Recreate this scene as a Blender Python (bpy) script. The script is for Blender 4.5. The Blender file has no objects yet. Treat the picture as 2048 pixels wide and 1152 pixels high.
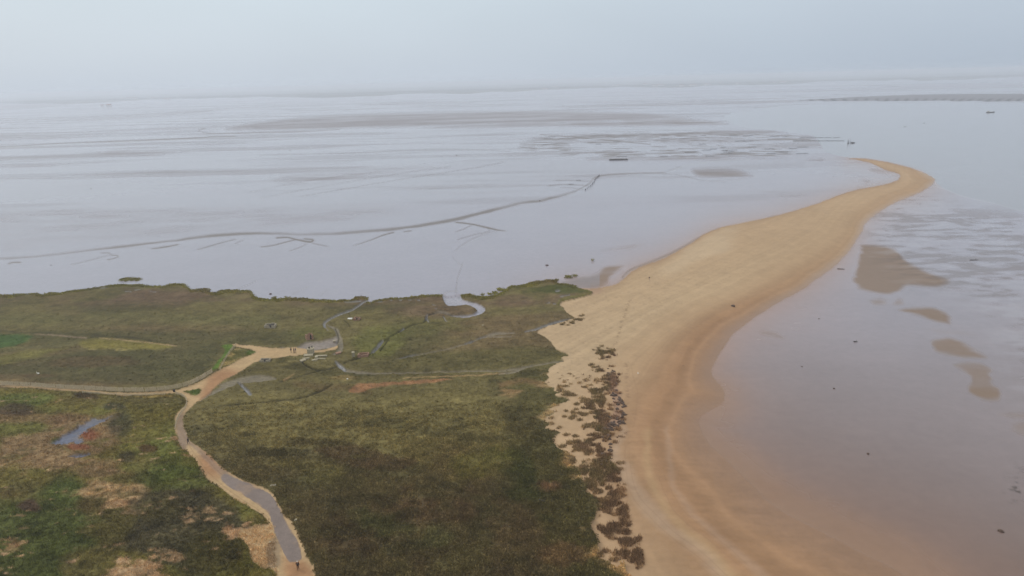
import bpy, bmesh, math, random
import numpy as np
from mathutils import Vector, Matrix

# ------------------------------------------------------------------ camera, sky, sun, exposure
S = bpy.context.scene
C = S.collection
H = 85.0                      # flying height of the camera, metres
F = 1365.0                    # focal length in pixels of the 2048 px wide photograph
YL, YR = 188.0, 134.0         # where the horizon meets the left and right edge
_c = (YL + YR) / 2
RHO = math.atan((YL - YR) / 2048)
PIT = math.atan((576 - _c) * math.cos(RHO) / F)
r0 = np.array([1, 0, 0.]); u0 = np.array([0, math.sin(PIT), math.cos(PIT)])
CF = np.array([0, math.cos(PIT), -math.sin(PIT)])
CR = math.cos(RHO) * r0 - math.sin(RHO) * u0
CU = math.cos(RHO) * u0 + math.sin(RHO) * r0
cam = bpy.data.objects.new('camera', bpy.data.cameras.new('camera'))
C.objects.link(cam); S.camera = cam
cam.matrix_world = Matrix(((CR[0], CU[0], -CF[0], 0), (CR[1], CU[1], -CF[1], 0), (CR[2], CU[2], -CF[2], H), (0, 0, 0, 1)))
cam.data.lens = 36 * F / 2048; cam.data.sensor_width = 36
cam.data.clip_start = 1; cam.data.clip_end = 90000

SUN_EL, SUN_AZ = math.radians(38), math.radians(-60)     # overcast: soft light from the left front
w = bpy.data.worlds.new('World'); S.world = w; w.use_nodes = True
nt = w.node_tree; nt.nodes.clear()
N = nt.nodes.new; L = nt.links.new
out = N('ShaderNodeOutputWorld'); bg = N('ShaderNodeBackground'); bg.inputs['Strength'].default_value = 0.1
sky = N('ShaderNodeTexSky'); sky.sky_type = 'NISHITA'; sky.sun_disc = False
sky.sun_elevation = SUN_EL; sky.sun_rotation = SUN_AZ; sky.dust_density = 4; sky.air_density = 1.0; sky.ozone_density = 1.0
tc = N('ShaderNodeTexCoord'); sep = N('ShaderNodeSeparateXYZ'); L(tc.outputs['Generated'], sep.inputs[0])
# cloud deck: brightness varies slowly with direction
rx = N('ShaderNodeMapRange'); rx.inputs[1].default_value = -0.25; rx.inputs[2].default_value = 0.62; L(sep.outputs['X'], rx.inputs[0])
rx.interpolation_type = 'SMOOTHSTEP'
mixh = N('ShaderNodeMix'); mixh.data_type = 'RGBA'; L(rx.outputs[0], mixh.inputs[0])
mixh.inputs[6].default_value = (6.05, 6.75, 7.65, 1); mixh.inputs[7].default_value = (4.75, 5.5, 6.5, 1)      # horizon left / right
mixt = N('ShaderNodeMix'); mixt.data_type = 'RGBA'; L(rx.outputs[0], mixt.inputs[0])
mixt.inputs[6].default_value = (6.5, 7.5, 8.15, 1); mixt.inputs[7].default_value = (5.8, 6.6, 7.45, 1)          # higher up
rz = N('ShaderNodeMapRange'); rz.inputs[1].default_value = 0.0; rz.inputs[2].default_value = 0.16; L(sep.outputs['Z'], rz.inputs[0])
mixd = N('ShaderNodeMix'); mixd.data_type = 'RGBA'; L(rz.outputs[0], mixd.inputs[0]); L(mixh.outputs[2], mixd.inputs[6]); L(mixt.outputs[2], mixd.inputs[7])
# an overcast sky is brightest overhead
zz = N('ShaderNodeMapRange'); zz.interpolation_type = 'SMOOTHSTEP'; zz.inputs[1].default_value = 0.22; zz.inputs[2].default_value = 0.85; L(sep.outputs['Z'], zz.inputs[0])
mixz = N('ShaderNodeMix'); mixz.data_type = 'RGBA'; L(zz.outputs[0], mixz.inputs[0]); L(mixd.outputs[2], mixz.inputs[6]); mixz.inputs[7].default_value = (10.4, 10.3, 10.0, 1)
mp = N('ShaderNodeMapping'); mp.inputs['Scale'].default_value = (1, 1, 3.2); L(tc.outputs['Generated'], mp.inputs[0])
cn = N('ShaderNodeTexNoise'); cn.inputs['Scale'].default_value = 2.2; cn.inputs['Detail'].default_value = 3; L(mp.outputs[0], cn.inputs[0])
cr = N('ShaderNodeMapRange'); cr.inputs[1].default_value = 0.25; cr.inputs[2].default_value = 0.75; cr.inputs[3].default_value = 0.965; cr.inputs[4].default_value = 1.035
L(cn.outputs[0], cr.inputs[0])
vm = N('ShaderNodeVectorMath'); vm.operation = 'SCALE'; L(mixz.outputs[2], vm.inputs[0]); L(cr.outputs[0], vm.inputs['Scale'])
mx = N('ShaderNodeMix'); mx.data_type = 'RGBA'; mx.inputs[0].default_value = 0.93
L(sky.outputs[0], mx.inputs[6]); L(vm.outputs[0], mx.inputs[7]); L(mx.outputs[2], bg.inputs['Color']); L(bg.outputs[0], out.inputs['Surface'])

sun = bpy.data.objects.new('sun', bpy.data.lights.new('sun', 'SUN')); C.objects.link(sun)
sun.data.energy = 1.2; sun.data.angle = math.radians(18); sun.data.color = (1, 0.94, 0.86)
sun.rotation_euler = (math.radians(90) - SUN_EL, 0, -SUN_AZ + math.pi)

S.view_settings.view_transform = 'Standard'; S.view_settings.look = 'None'
S.view_settings.exposure = 0.0; S.view_settings.gamma = 1.0; S.view_settings.use_curve_mapping = False
S.cycles.max_bounces = 6; S.cycles.volume_bounces = 1; S.cycles.use_denoising = True
S.cycles.caustics_reflective = False; S.cycles.caustics_refractive = False

# ------------------------------------------------------------------ helpers
def at(px, py, z=0.0):
    """the point of the horizontal plane z seen at pixel (px, py) of the photograph"""
    d = CF * F + CR * (px - 1024) + CU * (576 - py)
    t = (z - H) / d[2]
    return Vector((d[0] * t, d[1] * t, z))
def lin(rgb, k=1.0):
    c = np.array(rgb, float) / 255
    return np.where(c <= 0.04045, c / 12.92, ((c + 0.055) / 1.055) ** 2.4) * k
def sstep(a, b, x):
    t = np.clip((x - a) / (b - a), 0, 1); return t * t * (3 - 2 * t)
def hsh(ix, iy, s):
    h = (ix.astype(np.int64) * 374761393 + iy.astype(np.int64) * 668265263 + s * 974634777) & 0xffffffff
    h = ((h ^ (h >> 13)) * 1274126177) & 0xffffffff
    h = ((h ^ (h >> 16)) * 2246822519) & 0xffffffff
    return ((h ^ (h >> 15)) & 0xffffff).astype(np.float32) / 16777216.0
def vn(x, y, s):
    ix = np.floor(x); iy = np.floor(y); fx = (x - ix).astype(np.float32); fy = (y - iy).astype(np.float32)
    fx = fx * fx * (3 - 2 * fx); fy = fy * fy * (3 - 2 * fy)
    a = hsh(ix, iy, s); b = hsh(ix + 1, iy, s); c = hsh(ix, iy + 1, s); d = hsh(ix + 1, iy + 1, s)
    return (a + (b - a) * fx) * (1 - fy) + (c + (d - c) * fx) * fy
def fbm(x, y, scale, seed=0, octs=4, sx=1.0, sy=1.0, sp=None, gain=0.55):
    """value noise around 0 (about -1..1); octaves finer than the mesh spacing sp fade out"""
    o = np.zeros(np.shape(x), np.float32); a = 1.0; tot = 0
    for k in range(octs):
        q = scale / 2 ** k
        v = vn(x / (q * sx) + 17.3 * k, y / (q * sy) - 9.1 * k, seed * 31 + k) * 2 - 1
        if sp is not None: v = v * np.clip(q * min(sx, sy) / (1.6 * sp) - 0.2, 0, 1)
        o += a * v; tot += a; a *= gain
    return o / tot * 1.6
def smooth_line(pts, n=6, closed=False):
    P = np.array(pts, float); m = len(P); out = []
    rng = range(m) if closed else range(m - 1)
    for i in rng:
        if closed: p0, p1, p2, p3 = P[i - 1], P[i], P[(i + 1) % m], P[(i + 2) % m]
        else: p0, p1, p2, p3 = P[max(i - 1, 0)], P[i], P[i + 1], P[min(i + 2, m - 1)]
        for j in range(n):
            t = j / n
            out.append(0.5 * (2 * p1 + (p2 - p0) * t + (2 * p0 - 5 * p1 + 4 * p2 - p3) * t * t + (3 * p1 - p0 - 3 * p2 + p3) * t ** 3))
    if not closed: out.append(P[-1])
    return np.array(out)

# ------------------------------------------------------------------ the ground as one height field
AZ = np.radians(np.concatenate([np.arange(-80, -44, 0.6), np.arange(-44, 44.01, 0.068), np.arange(44.6, 80, 0.6)]))
dep = np.concatenate([np.arange(0.16, 1.6, 0.022), np.arange(1.6, 6, 0.036), np.arange(6, 14, 0.048), np.arange(14, 45, 0.066), np.arange(45, 68, 0.25)])
DEP = np.radians(dep)
RAD = H / np.tan(DEP)
ga, gr = np.meshgrid(AZ, RAD)
X = (gr * np.sin(ga)).astype(np.float64).ravel(); Y = (gr * np.cos(ga)).ravel()
NR, NA = gr.shape
SPC = (np.gradient(RAD) * -1); SPC = np.repeat(np.minimum(np.abs(SPC), np.abs(SPC)), NA)
SPX = gr.ravel() * np.tile(np.gradient(AZ), NR)
SP = np.maximum(SPC * 0.5, SPX).astype(np.float32)
ZREF = 0.5                                     # the mean level of the land: outlines are laid out on this level
vx, vy, vz = X, Y, ZREF - H
_w = vx * CF[0] + vy * CF[1] + vz * CF[2]
PX = (1024 + F * (vx * CR[0] + vy * CR[1] + vz * CR[2]) / _w).astype(np.float32)
PY = (576 - F * (vx * CU[0] + vy * CU[1] + vz * CU[2]) / _w).astype(np.float32)
DH = (PY - (YL + (YR - YL) * PX / 2048)).astype(np.float32)     # pixels under the horizon: grows as the ground gets nearer
NV = len(X)

def seg_dist(P, closed, x, y, halfw=None):
    P = np.asarray(P, np.float32); n = len(P)
    best = np.full(len(x), 1e9, np.float32); wid = np.zeros(len(x), np.float32); arc = np.zeros(len(x), np.float32)
    acc = 0.0
    for i in range(n if closed else n - 1):
        a = P[i]; b = P[(i + 1) % n]; d = b - a; l2 = float(d @ d) + 1e-9; l = math.sqrt(l2)
        t = np.clip(((x - a[0]) * d[0] + (y - a[1]) * d[1]) / l2, 0, 1)
        q = (x - a[0] - t * d[0]) ** 2 + (y - a[1] - t * d[1]) ** 2
        m = q < best; best[m] = q[m]
        if halfw is not None: wid[m] = (halfw[i] + (halfw[min(i + 1, n - 1)] - halfw[i]) * t[m])
        arc[m] = acc + t[m] * l; acc += l
    return np.sqrt(best), wid, arc
def inside(P, x, y):
    P = np.asarray(P, np.float32); r = np.zeros(len(x), bool); n = len(P)
    for i in range(n):
        x1, y1 = P[i]; x2, y2 = P[(i + 1) % n]
        if y1 == y2: continue
        c = ((y1 > y) != (y2 > y))
        r ^= c & (x < (x2 - x1) * (y - y1) / (y2 - y1) + x1)
    return r
def warp(amp, seed):
    """small organic displacement of an outline, in photograph pixels, driven by world-space noise"""
    return (PX + amp * fbm(X, Y, 9, seed, 4, sp=SP) * np.clip(DH / 500, 0.25, 1.5)).astype(np.float32), \
           (PY + 0.5 * amp * fbm(X, Y, 9, seed + 7, 4, sp=SP) * np.clip(DH / 500, 0.25, 1.5)).astype(np.float32)
_wc = {}
def area(pts, amp=0, seed=1, smooth=True, far=120):
    """signed distance in pixels: positive inside the outline"""
    P = smooth_line(pts, 4, True) if smooth else np.array(pts, float)
    if amp:
        if (amp, seed) not in _wc: _wc[(amp, seed)] = warp(amp, seed)
        x, y = _wc[(amp, seed)]
    else: x, y = PX, PY
    sd = np.full(NV, -float(far), np.float32)
    lo = P.min(0) - far; hi = P.max(0) + far
    idx = np.nonzero((x > lo[0]) & (x < hi[0]) & (y > lo[1]) & (y < hi[1]))[0]
    if len(idx):
        d, _, _ = seg_dist(P, True, x[idx], y[idx]); ins = inside(P, x[idx], y[idx])
        sd[idx] = np.where(ins, d, -np.minimum(d, far))
    return sd
def line(pts, hw, amp=0, seed=1, feather=1.0):
    """0..1 along a traced line of half width hw pixels (number or one per point); lines vary in width along the way"""
    n = 5; P = smooth_line(pts, n)
    hw = np.array([hw] * len(pts) if np.isscalar(hw) else hw, float)
    W = np.interp(np.arange(len(P)) / n, np.arange(len(hw)), hw)
    if amp:
        if (amp, seed) not in _wc: _wc[(amp, seed)] = warp(amp, seed)
        x, y = _wc[(amp, seed)]
    else: x, y = PX, PY
    far = W.max() + feather * 3 + 2
    lo = P.min(0) - far; hi = P.max(0) + far
    o = np.zeros(NV, np.float32)
    idx = np.nonzero((x > lo[0]) & (x < hi[0]) & (y > lo[1]) & (y < hi[1]))[0]
    if len(idx):
        d, wd, _ = seg_dist(P, False, x[idx], y[idx], W)
        o[idx] = 1 - sstep(-feather, feather, d - wd)
    return o
def spot(cx, cy, rx, ry, nz=0.6, seed=3, sc=14, ang=0.0):
    """0..1 patch with a ragged edge"""
    ca, sa = math.cos(math.radians(ang)), math.sin(math.radians(ang))
    dx = PX - cx; dy = PY - cy; ax = (dx * ca + dy * sa) / rx; ay = (-dx * sa + dy * ca) / ry
    d = np.sqrt(ax * ax + ay * ay); o = np.zeros(NV, np.float32)
    i = np.nonzero(d < 2.4)[0]
    if len(i):
        n = fbm(X[i], Y[i], sc, seed, 4, sp=SP[i]) * nz
        o[i] = 1 - sstep(0.55, 1.25, d[i] + n)
    return o

_stack = []
def focus(mask):
    """work on the masked vertices only: every per-vertex array is cut down until unfocus()"""
    g = globals(); keep = {k: v for k, v in g.items() if isinstance(v, np.ndarray) and v.ndim >= 1 and v.shape[0] == NV and not k.startswith('_')}
    _stack.append((keep, NV, mask)); _wc.clear()
    for k, v in keep.items(): g[k] = v[mask]
    g['NV'] = int(mask.sum())
def unfocus(**res):
    g = globals(); keep, n, mask = _stack.pop(); _wc.clear()
    new = {k: g[k] for k in res}
    for k, v in keep.items(): g[k] = v
    g['NV'] = n
    for k, tgt in res.items(): g[tgt][mask] = new[k]

# ---- outlines, traced on the photograph (pixels of the 2048 x 1152 picture)
SAND = [(1700,316),(1740,318),(1790,327),(1840,341),(1866,354),(1868,362),(1858,372),(1830,388),(1790,404),(1750,428),(1729,448),(1722,464),(1705,490),(1685,515),(1650,545),(1600,579),(1550,606),(1500,640),(1467,664),(1448,688),(1432,715),(1422,742),(1432,758),(1448,776),(1445,800),(1424,816),(1402,830),(1400,855),(1416,882),(1442,908),(1482,945),(1530,993),(1580,1026),(1650,1062),(1720,1100),(1790,1135),(1900,1220),(2150,1500),(2500,2200),(2900,4000),(1500,4000),(1300,2000),(1180,1150),(1120,1000),(1040,860),(1040,720),(1040,640),(1090,600),(1150,578),(1190,575),(1215,571),(1236,565),(1248,555),(1265,540),(1290,529),(1320,518),(1350,503),(1380,486),(1405,470),(1430,457),(1480,445),(1540,433),(1590,420),(1640,404),(1690,385),(1720,377),(1760,370),(1792,361),(1800,352),(1795,345),(1770,338),(1745,326),(1722,320)]
MARSH = [(-4000,760),(-1500,680),(-200,600),(0,591),(45,587),(68,586),(88,590),(100,587),(140,582),(175,577),(200,573),(232,568),(262,567),(290,568),(320,571),(340,569),(362,568),(372,573),(385,580),(410,579),(425,584),(445,580),(475,579),(500,581),(508,590),(520,595),(560,596),(580,595),(600,597),(640,600),(665,600),(690,601),(703,600),(712,594),(728,594),(732,600),(740,604),(750,599),(770,595),(800,594),(850,591),(880,587),(888,590),(917,590),(930,589),(960,592),(985,590),(1005,582),(1018,572),(1030,571),(1062,565),(1075,562),(1095,560),(1118,557),(1110,566),(1130,568),(1150,572),(1166,578),(1183,585),(1170,593),(1140,600),(1117,606),(1125,613),(1137,626),(1150,637),(1140,642),(1112,650),(1087,659),(1078,667),(1092,678),(1106,688),(1118,702),(1138,713),(1120,717),(1128,726),(1106,735),(1097,752),(1097,770),(1116,790),(1132,804),(1118,820),(1092,843),(1108,864),(1104,884),(1132,904),(1142,928),(1158,960),(1174,985),(1188,1018),(1184,1044),(1196,1072),(1190,1096),(1214,1120),(1236,1145),(1250,1180),(1290,2000),(1400,4000),(-4000,4000)]
ISLE = [(236,559),(255,555),(270,556),(281,555),(280,559),(255,561),(240,561)]
PATH = [(-900,775),(-60,766),(0,769),(80,774),(165,781),(250,785),(340,782),(372,775),(400,763),(430,746),(465,728),(490,713),(508,705),(500,699),(470,694),(470,690),(520,694),(560,697),(590,696),(640,702),(672,692),(673,700),(640,706),(600,710),(560,715),(530,719),(505,729),(480,746),(450,763),(420,786),(395,806),(375,826),(368,842),(372,862),(385,882),(405,900),(425,918),(440,934),(465,948),(515,971),(545,989),(558,1010),(575,1035),(600,1070),(612,1100),(622,1130),(628,1160),(640,1500),(640,3000),(500,3000),(545,1500),(540,1250),(552,1150),(520,1135),(502,1120),(498,1100),(472,1078),(482,1062),(520,1055),(537,1048),(528,1034),(505,1020),(470,996),(440,974),(412,954),(395,930),(380,910),(364,893),(354,868),(351,848),(357,828),(372,812),(374,800),(350,788),(250,791),(160,785),(80,779),(0,774),(-60,772),(-900,785)]
GREENTRI = [(436,738),(455,712),(472,697),(500,701),(511,706),(480,720),(456,731)]
ISLET = [(366,784),(390,781),(402,779),(398,790),(388,794),(374,788)]
ROAD = [(453,946),(480,958),(514,974),(541,990),(551,1006),(567,1031),(585,1062),(599,1093),(601,1118),(580,1124),(571,1112),(556,1080),(545,1045),(537,1028),(506,1004),(479,986),(455,970),(443,957)]
MEADOW = [(-4000,900),(-1500,830),(-400,780),(0,775),(80,780),(160,786),(250,792),(350,789),(372,801),(370,812),(355,828),(349,848),(352,868),(362,893),(380,912),(395,931),(411,955),(439,975),(470,998),(505,1022),(530,1040),(545,1060),(556,1152),(560,1300),(500,2000),(300,4000),(-4000,4000)]
WATER = [(1868,360),(1888,376),(1930,391),(1990,405),(2048,421),(2300,470),(2300,206),(2048,206),(1900,205),(1760,206),(1640,208),(1540,214),(1450,230),(1480,252),(1560,262),(1622,270),(1640,286),(1655,304),(1700,314),(1740,316),(1790,325),(1842,339)]
BAY = [(886,586),(893,609),(910,612),(932,609),(949,615),(954,622),(946,629),(925,631.5),(900,631),(925,635),(955,630),(968,623),(969,616),(955,608),(938,603),(924,598),(918,586)]

sdSand = area(SAND, 2.2, 2, far=300)
sdMarsh = area(MARSH, 7, 3, far=60)
sdMarsh = sdMarsh + sstep(700, 800, PY) * (sdMarsh > -40) * 13 * fbm(X, Y, 3.2, 311, 4, 1.8, 1, SP)
sdMarsh = np.maximum(sdMarsh, area(ISLE, 3, 4, far=30))
for (cx, cy, rr) in ((990,585,5),(999,578,6),(978,587,4),(1007,580,5),(965,589,3),(541,589,3),(1150,551,5),(1137,553,7),(1095,563,10),(548,596,6),(574,596,7),(1185,520,2)):
    sdMarsh = np.maximum(sdMarsh, (spot(cx, cy, rr, rr * .42, 0.5, 5, 5) - 0.5) * 6)
sdPath = area(PATH, 3.6, 6, far=40); sdRoad = area(ROAD, 2.6, 7, far=20)
sdTri = area(GREENTRI, 2, 8, far=20); sdIslet = area(ISLET, 2, 8, far=20)
sdPath = np.minimum(sdPath, np.minimum(-sdTri, -sdIslet))
sdMeadow = area(MEADOW, 3, 9, far=60)
sdWater = area(WATER, 1.0, 10, far=30)
sdBay = area(BAY, 0, far=12)
# the wet edge of the beach (its right-hand shore): distance scaled by nearness
RIM = smooth_line(SAND[3:38], 4)
dRim, _, arcRim = seg_dist(RIM, False, PX, PY)
dRim = dRim / np.clip(DH, 30, None)

inSand = sdSand > 0; inMarsh = sdMarsh > 0
# ---- creeks and wet ground in the marsh
creek = sstep(-1.2, 1.2, sdBay)
water_lines = [([(742,602),(728,604),(716,613),(700,622),(680,629),(660,638),(649,647),(650,653)], [3,2,1.7,1.7,1.9,1.7,2.6,2.6]),
    ([(855,630),(853,636),(857,642)], [1.2,2,1]), ([(808,656),(801,663)], [1.3,1.3]), ([(766,682),(760,690),(752,699),(742,706)], [2,3.2,2.6,.8]),
    ([(886,633),(893,642)], [.6,1.2]), ([(1050,664),(1080,656),(1110,646),(1140,640)], [1.2,1.8,1.8,1.6]),
    ([(478,765),(488,776),(500,789)], [2.2,3.2,3.4]), ([(672,724),(680,732),(690,739)], [1.6,4.0,3]), ([(800,717),(820,711),(835,709)], [.7,1.7,.5]),
    ([(930,688),(948,682)], [.9,1.3]), ([(958,677),(972,673)], [1,1.5]), ([(1112,582),(1119,581)], [1.4,1.2]), ([(1121,594),(1131,592),(1139,590)], [1,.8,.8]),
    ([(1094,607),(1099,606)], [1,1]), ([(1106,608),(1110,608)], [1,1]), ([(690,605),(700,604),(722,602)],[.6,.8,1.4]), ([(756,604),(764,603)],[.8,1.2]),
    ([(780,600),(784,600)],[.9,.9]),([(798,600),(803,600)],[.9,.9]),([(816,600),(822,600)],[.9,.9]),([(835,600),(840,600)],[.8,.8]),([(866,609),(871,610)],[.8,.8]),([(870,618),(873,618)],[.8,.8]),
    ([(200,577),(215,575)],[.9,.7]),([(270,580),(280,579)],[.7,.7]),([(250,583),(262,583)],[.6,.6]),([(300,583),(312,583)],[.5,.5])]
for p, hw in water_lines: creek = np.maximum(creek, line(p, hw, 1.2, 12, 0.9))
mudlines = [([(655,651),(672,661),(680,675),(683,695),(677,704),(668,708)], [1.5,3.5,4.5,5,4.5,2]), ([(690,741),(720,745),(760,747),(860,745),(980,742),(1030,738),(1080,730),(1130,722)], [3,3,1.5,1.3,1.5,2.2,1.8,1.2]),
    ([(790,718),(850,707),(880,701),(930,689),(960,677),(985,668),(1010,665),(1030,665)], [.7,1,1,1.3,2,3,2.4,1]), ([(960,675),(1000,673),(1024,673)], [.8,1.6,.8]), ([(440,770),(480,762),(520,757),(548,757)], [2,6,7,3]),
    ([(870,625),(885,624),(905,631),(925,633)], [.8,3,2,1]), ([(1000,748),(1035,742),(1050,738)], [1.5,3,1]), ([(650,655),(655,662)],[1.5,1]), ([(400,800),(430,783),(470,765)],[2,3.4,5])]
mudm = np.zeros(NV, np.float32)
for p, hw in mudlines: mudm = np.maximum(mudm, line(p, hw, 2.5, 13, 1.4))
pool = np.clip(sstep(-2, 2, area([(560,697),(592,694),(612,685),(635,683),(650,680),(665,677),(673,673),(674,690),(655,696),(630,700),(605,702),(580,700)], 2, 14, far=20)), 0, 1)
darkl = np.zeros(NV, np.float32)
for p, hw in [([(905,631),(885,625),(870,626),(855,632),(845,645),(820,650),(805,660),(790,668),(775,677),(762,686),(745,705),(725,713),(700,721),(688,727)], 1.2),
    ([(602,722),(612,730),(630,738),(645,740),(662,737),(674,735)], [1.6,1.7,1.6,1,1,1]), ([(670,657),(676,676),(672,686)], 1.0), ([(750,590),(770,594),(800,592),(885,586)],.8),
    ([(640,740),(600,752),(560,764)], .7), ([(440,812),(520,806),(600,796),(640,782),(665,768)], 1.3), ([(700,652),(686,640)], .5), ([(760,702),(770,688),(782,672)], .9)]:
    darkl = np.maximum(darkl, line(p, hw, 2.0, 15, 0.9))
pond = np.zeros(NV, np.float32)
for P in ([(100,893),(125,880),(140,868),(170,852),(212,838),(207,850),(184,866),(168,872),(152,884),(130,893),(115,890)], [(122,912),(150,908),(170,908),(176,915),(150,919),(130,918)]):
    pond = np.maximum(pond, sstep(-1.5, 1.5, area(P, 14, 16, far=30) - 5 * np.abs(fbm(X, Y, 4, 161, 4, 2.2, 1, SP))))
red = np.clip(spot(178, 876, 24, 13, .5, 17, 10), 0, 1); red = np.maximum(red, spot(150, 897, 22, 7, .5, 18, 8)) * (1 - pond)

# ---- heights
n1 = fbm(X, Y, 1.7, 21, 3, sp=SP); n2 = fbm(X, Y, 14, 22, 4, sp=SP); n3 = fbm(X, Y, 60, 23, 3)
Z = 0.02 * n2
zs = 0.06 + 1.25 * sstep(0, 75, sdSand * 420 / np.clip(DH, 60, None)) + 0.08 * n2 * sstep(0, 40, sdSand)
Z = np.where(inSand, zs, Z)
mz = 0.55 + 0.16 * n1 + 0.12 * n2
Z = np.where(inMarsh, np.where(sdSand > 0, mz + 0.25, mz * sstep(0, 2.0, sdMarsh) + 0.1), Z)
Z = np.where(inMarsh, Z - 0.75 * creek * 0.9 - 0.35 * mudm - 0.5 * darkl - 0.4 * pool, Z)
zme = 0.85 + 0.22 * n1 + 0.35 * n2
Z = np.where(sdMeadow > 0, Z + (zme - Z) * sstep(0, 14, sdMeadow), Z)
Z = np.where(pond > 0.3, 0.5, Z)
Z = np.where(sdPath > -1, Z * (1 - sstep(-1, 3, sdPath)) + (0.62 + 0.03 * n2) * sstep(-1, 3, sdPath), Z)
# far bank with gullies, sand bars
bank = sstep(0, 5, area([(1560,201),(1640,196),(1760,190),(1900,186),(2100,186),(2300,188),(2300,206),(2048,206.5),(1900,205),(1760,205),(1640,205)], 0, far=30))
gul = np.abs(((PX - 1680) / 19.0 + 0.6 * fbm(X, Y, 300, 31, 2)) % 1 - 0.5) * 2
Z = Z + 3.0 * bank * (PX > 1500)
LANDSD = DH - (20.5 + 4.5 * fbm(ga.ravel() * 3000, np.zeros(NV), 260, 33, 3))            # the far shore
Z = np.where(LANDSD < 0, 2.0 + 0 * Z, Z)

# ------------------------------------------------------------------ colours and wetness of the ground
def mixc(c, col, m):
    return c + (np.asarray(col, np.float32) - c) * m[:, None]
K = 0.92
A = lambda r, g, b: lin((r, g, b), K)
col = np.zeros((NV, 3), np.float32)
wet = np.ones(NV, np.float32)
# tidal flat
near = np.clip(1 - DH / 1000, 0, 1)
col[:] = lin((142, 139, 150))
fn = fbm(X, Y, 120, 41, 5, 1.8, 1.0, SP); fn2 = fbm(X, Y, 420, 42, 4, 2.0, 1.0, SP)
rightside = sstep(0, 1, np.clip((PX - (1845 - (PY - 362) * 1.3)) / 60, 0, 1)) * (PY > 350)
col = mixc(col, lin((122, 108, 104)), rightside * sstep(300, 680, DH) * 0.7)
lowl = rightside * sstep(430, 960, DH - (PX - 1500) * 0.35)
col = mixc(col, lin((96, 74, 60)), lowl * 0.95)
film = fbm(X, Y, 26, 411, 5, 1.8, 1, SP) + .5 * fbm(X, Y, 5, 412, 3, 1.8, 1, SP)
col = col * (1 + .05 * film * rightside)[:, None]; wet -= .16 * sstep(.2, .9, film) * rightside * sstep(200, 400, DH)
sandn = np.exp(-np.clip(-sdSand, 0, None) / np.clip(DH * 0.10, 4, None)) * (~inSand)
col = mixc(col, lin((150, 118, 100)), sandn * 0.75)
wet -= 0.12 * np.clip(fn, 0, 1)
bstr = fbm(X, Y, 90, 431, 4, 5, 1, SP)
bar = np.zeros(NV, np.float32)          # drained mud and sand: dull, brown
for P, s in [([(1722,492),(1740,487),(1768,488),(1788,495),(1800,507),(1812,522),(1850,537),(1880,550),(1900,561),(1885,570),(1855,572),(1820,568),(1795,578),(1775,586),(1748,585),(1728,580),(1712,572),(1706,552),(1718,525)], 1),
    ([(1797,618),(1840,611),(1870,614),(1895,628),(1905,643),(1870,640),(1830,630)], .95), ([(1860,680),(1895,672),(1930,682),(1950,695),(1975,713),(1920,712),(1880,705),(1865,695)], .9),
    ([(1904,728),(1955,722),(1978,735),(1988,758),(2004,790),(1965,794),(1932,778),(1938,750)], .95), ([(1738,596),(1762,594),(1776,606),(1748,609)], .7), ([(1786,596),(1800,594),(1808,606),(1788,607)], .6),
    ([(1515,662),(1540,656),(1572,672),(1560,676)], .5), ([(1500,668),(1530,674),(1550,686)], .3), ([(1990,824),(2030,818),(2080,832),(2040,838)], .5), ([(2020,845),(2090,835),(2100,870),(2040,865)], .5), ([(1860,655),(1920,662),(1950,668),(1890,664)], .35),
    ([(1382,338),(1420,335),(1470,338),(1510,350),(1480,357),(1420,355),(1395,350)], .8), ([(1480,376),(1560,380),(1640,384),(1600,392),(1540,386)], .35), ([(1735,385),(1715,350),(1690,345),(1735,356),(1738,368),(1715,374)], .35),
    ([(1760,340),(1790,342),(1800,352),(1780,350)], .6), ([(1738,337),(1765,339),(1790,347),(1760,349)], .6), ([(1620,318),(1645,317),(1640,320)], .8), ([(1190,316),(1400,313),(1530,314),(1400,318),(1210,318)], .8),
    ([(500,243),(700,226),(900,220),(1100,218.5),(1250,222),(1380,233),(1462,247),(1400,252),(1200,254.5),(1000,254),(800,257),(600,262),(450,262)], .62), ([(700,205),(850,200),(1000,203),(900,210),(760,212)], .4),
    ([(80,240),(300,225),(500,212),(400,228),(200,244)], .35), ([(200,306),(260,301),(330,307),(280,310)], .7), ([(0,205),(200,200),(140,212),(0,220)], .4), ([(1100,205),(1400,198),(1560,203),(1300,209)], .4),
    ([(1250,530),(1215,528),(1190,545),(1150,553),(1120,561),(1140,572),(1180,576),(1215,566),(1222,552),(1240,536)], .9), ([(1180,505),(1240,490),(1290,484),(1260,498)], .3),
    ([(0,415),(300,412),(700,408),(860,412),(780,430),(400,470),(100,490),(0,498)], .16), ([(560,350),(900,325),(960,322),(800,345),(600,372)], .25)]:
    a = area(P, 7 if P[0][1] > 300 else 9, 43, far=30)
    m = sstep(-5, 12, a) if s < .9 else sstep(-4, 8, a)
    if P[0][1] < 260: m = sstep(-1, 8, a) * np.clip(.95 + .45 * bstr, 0, 1.05)
    bar = np.maximum(bar, m * s)
rag = fbm(X, Y, 12, 44, 4, 3.0, 1.0, SP)
barm = np.clip(bar * (1 + rag * np.where(PY > 470, .45, 1.1) * (bar < .98)), 0, 1)
barm = np.where(inSand, 0, barm)
bc = np.where((PX > 1200)[:, None] & (PY > 480)[:, None], lin((126, 108, 92)), lin((128, 122, 122)))
col = col + (bc - col) * barm[:, None] * 0.9
wet = wet - barm * 0.75
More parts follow.
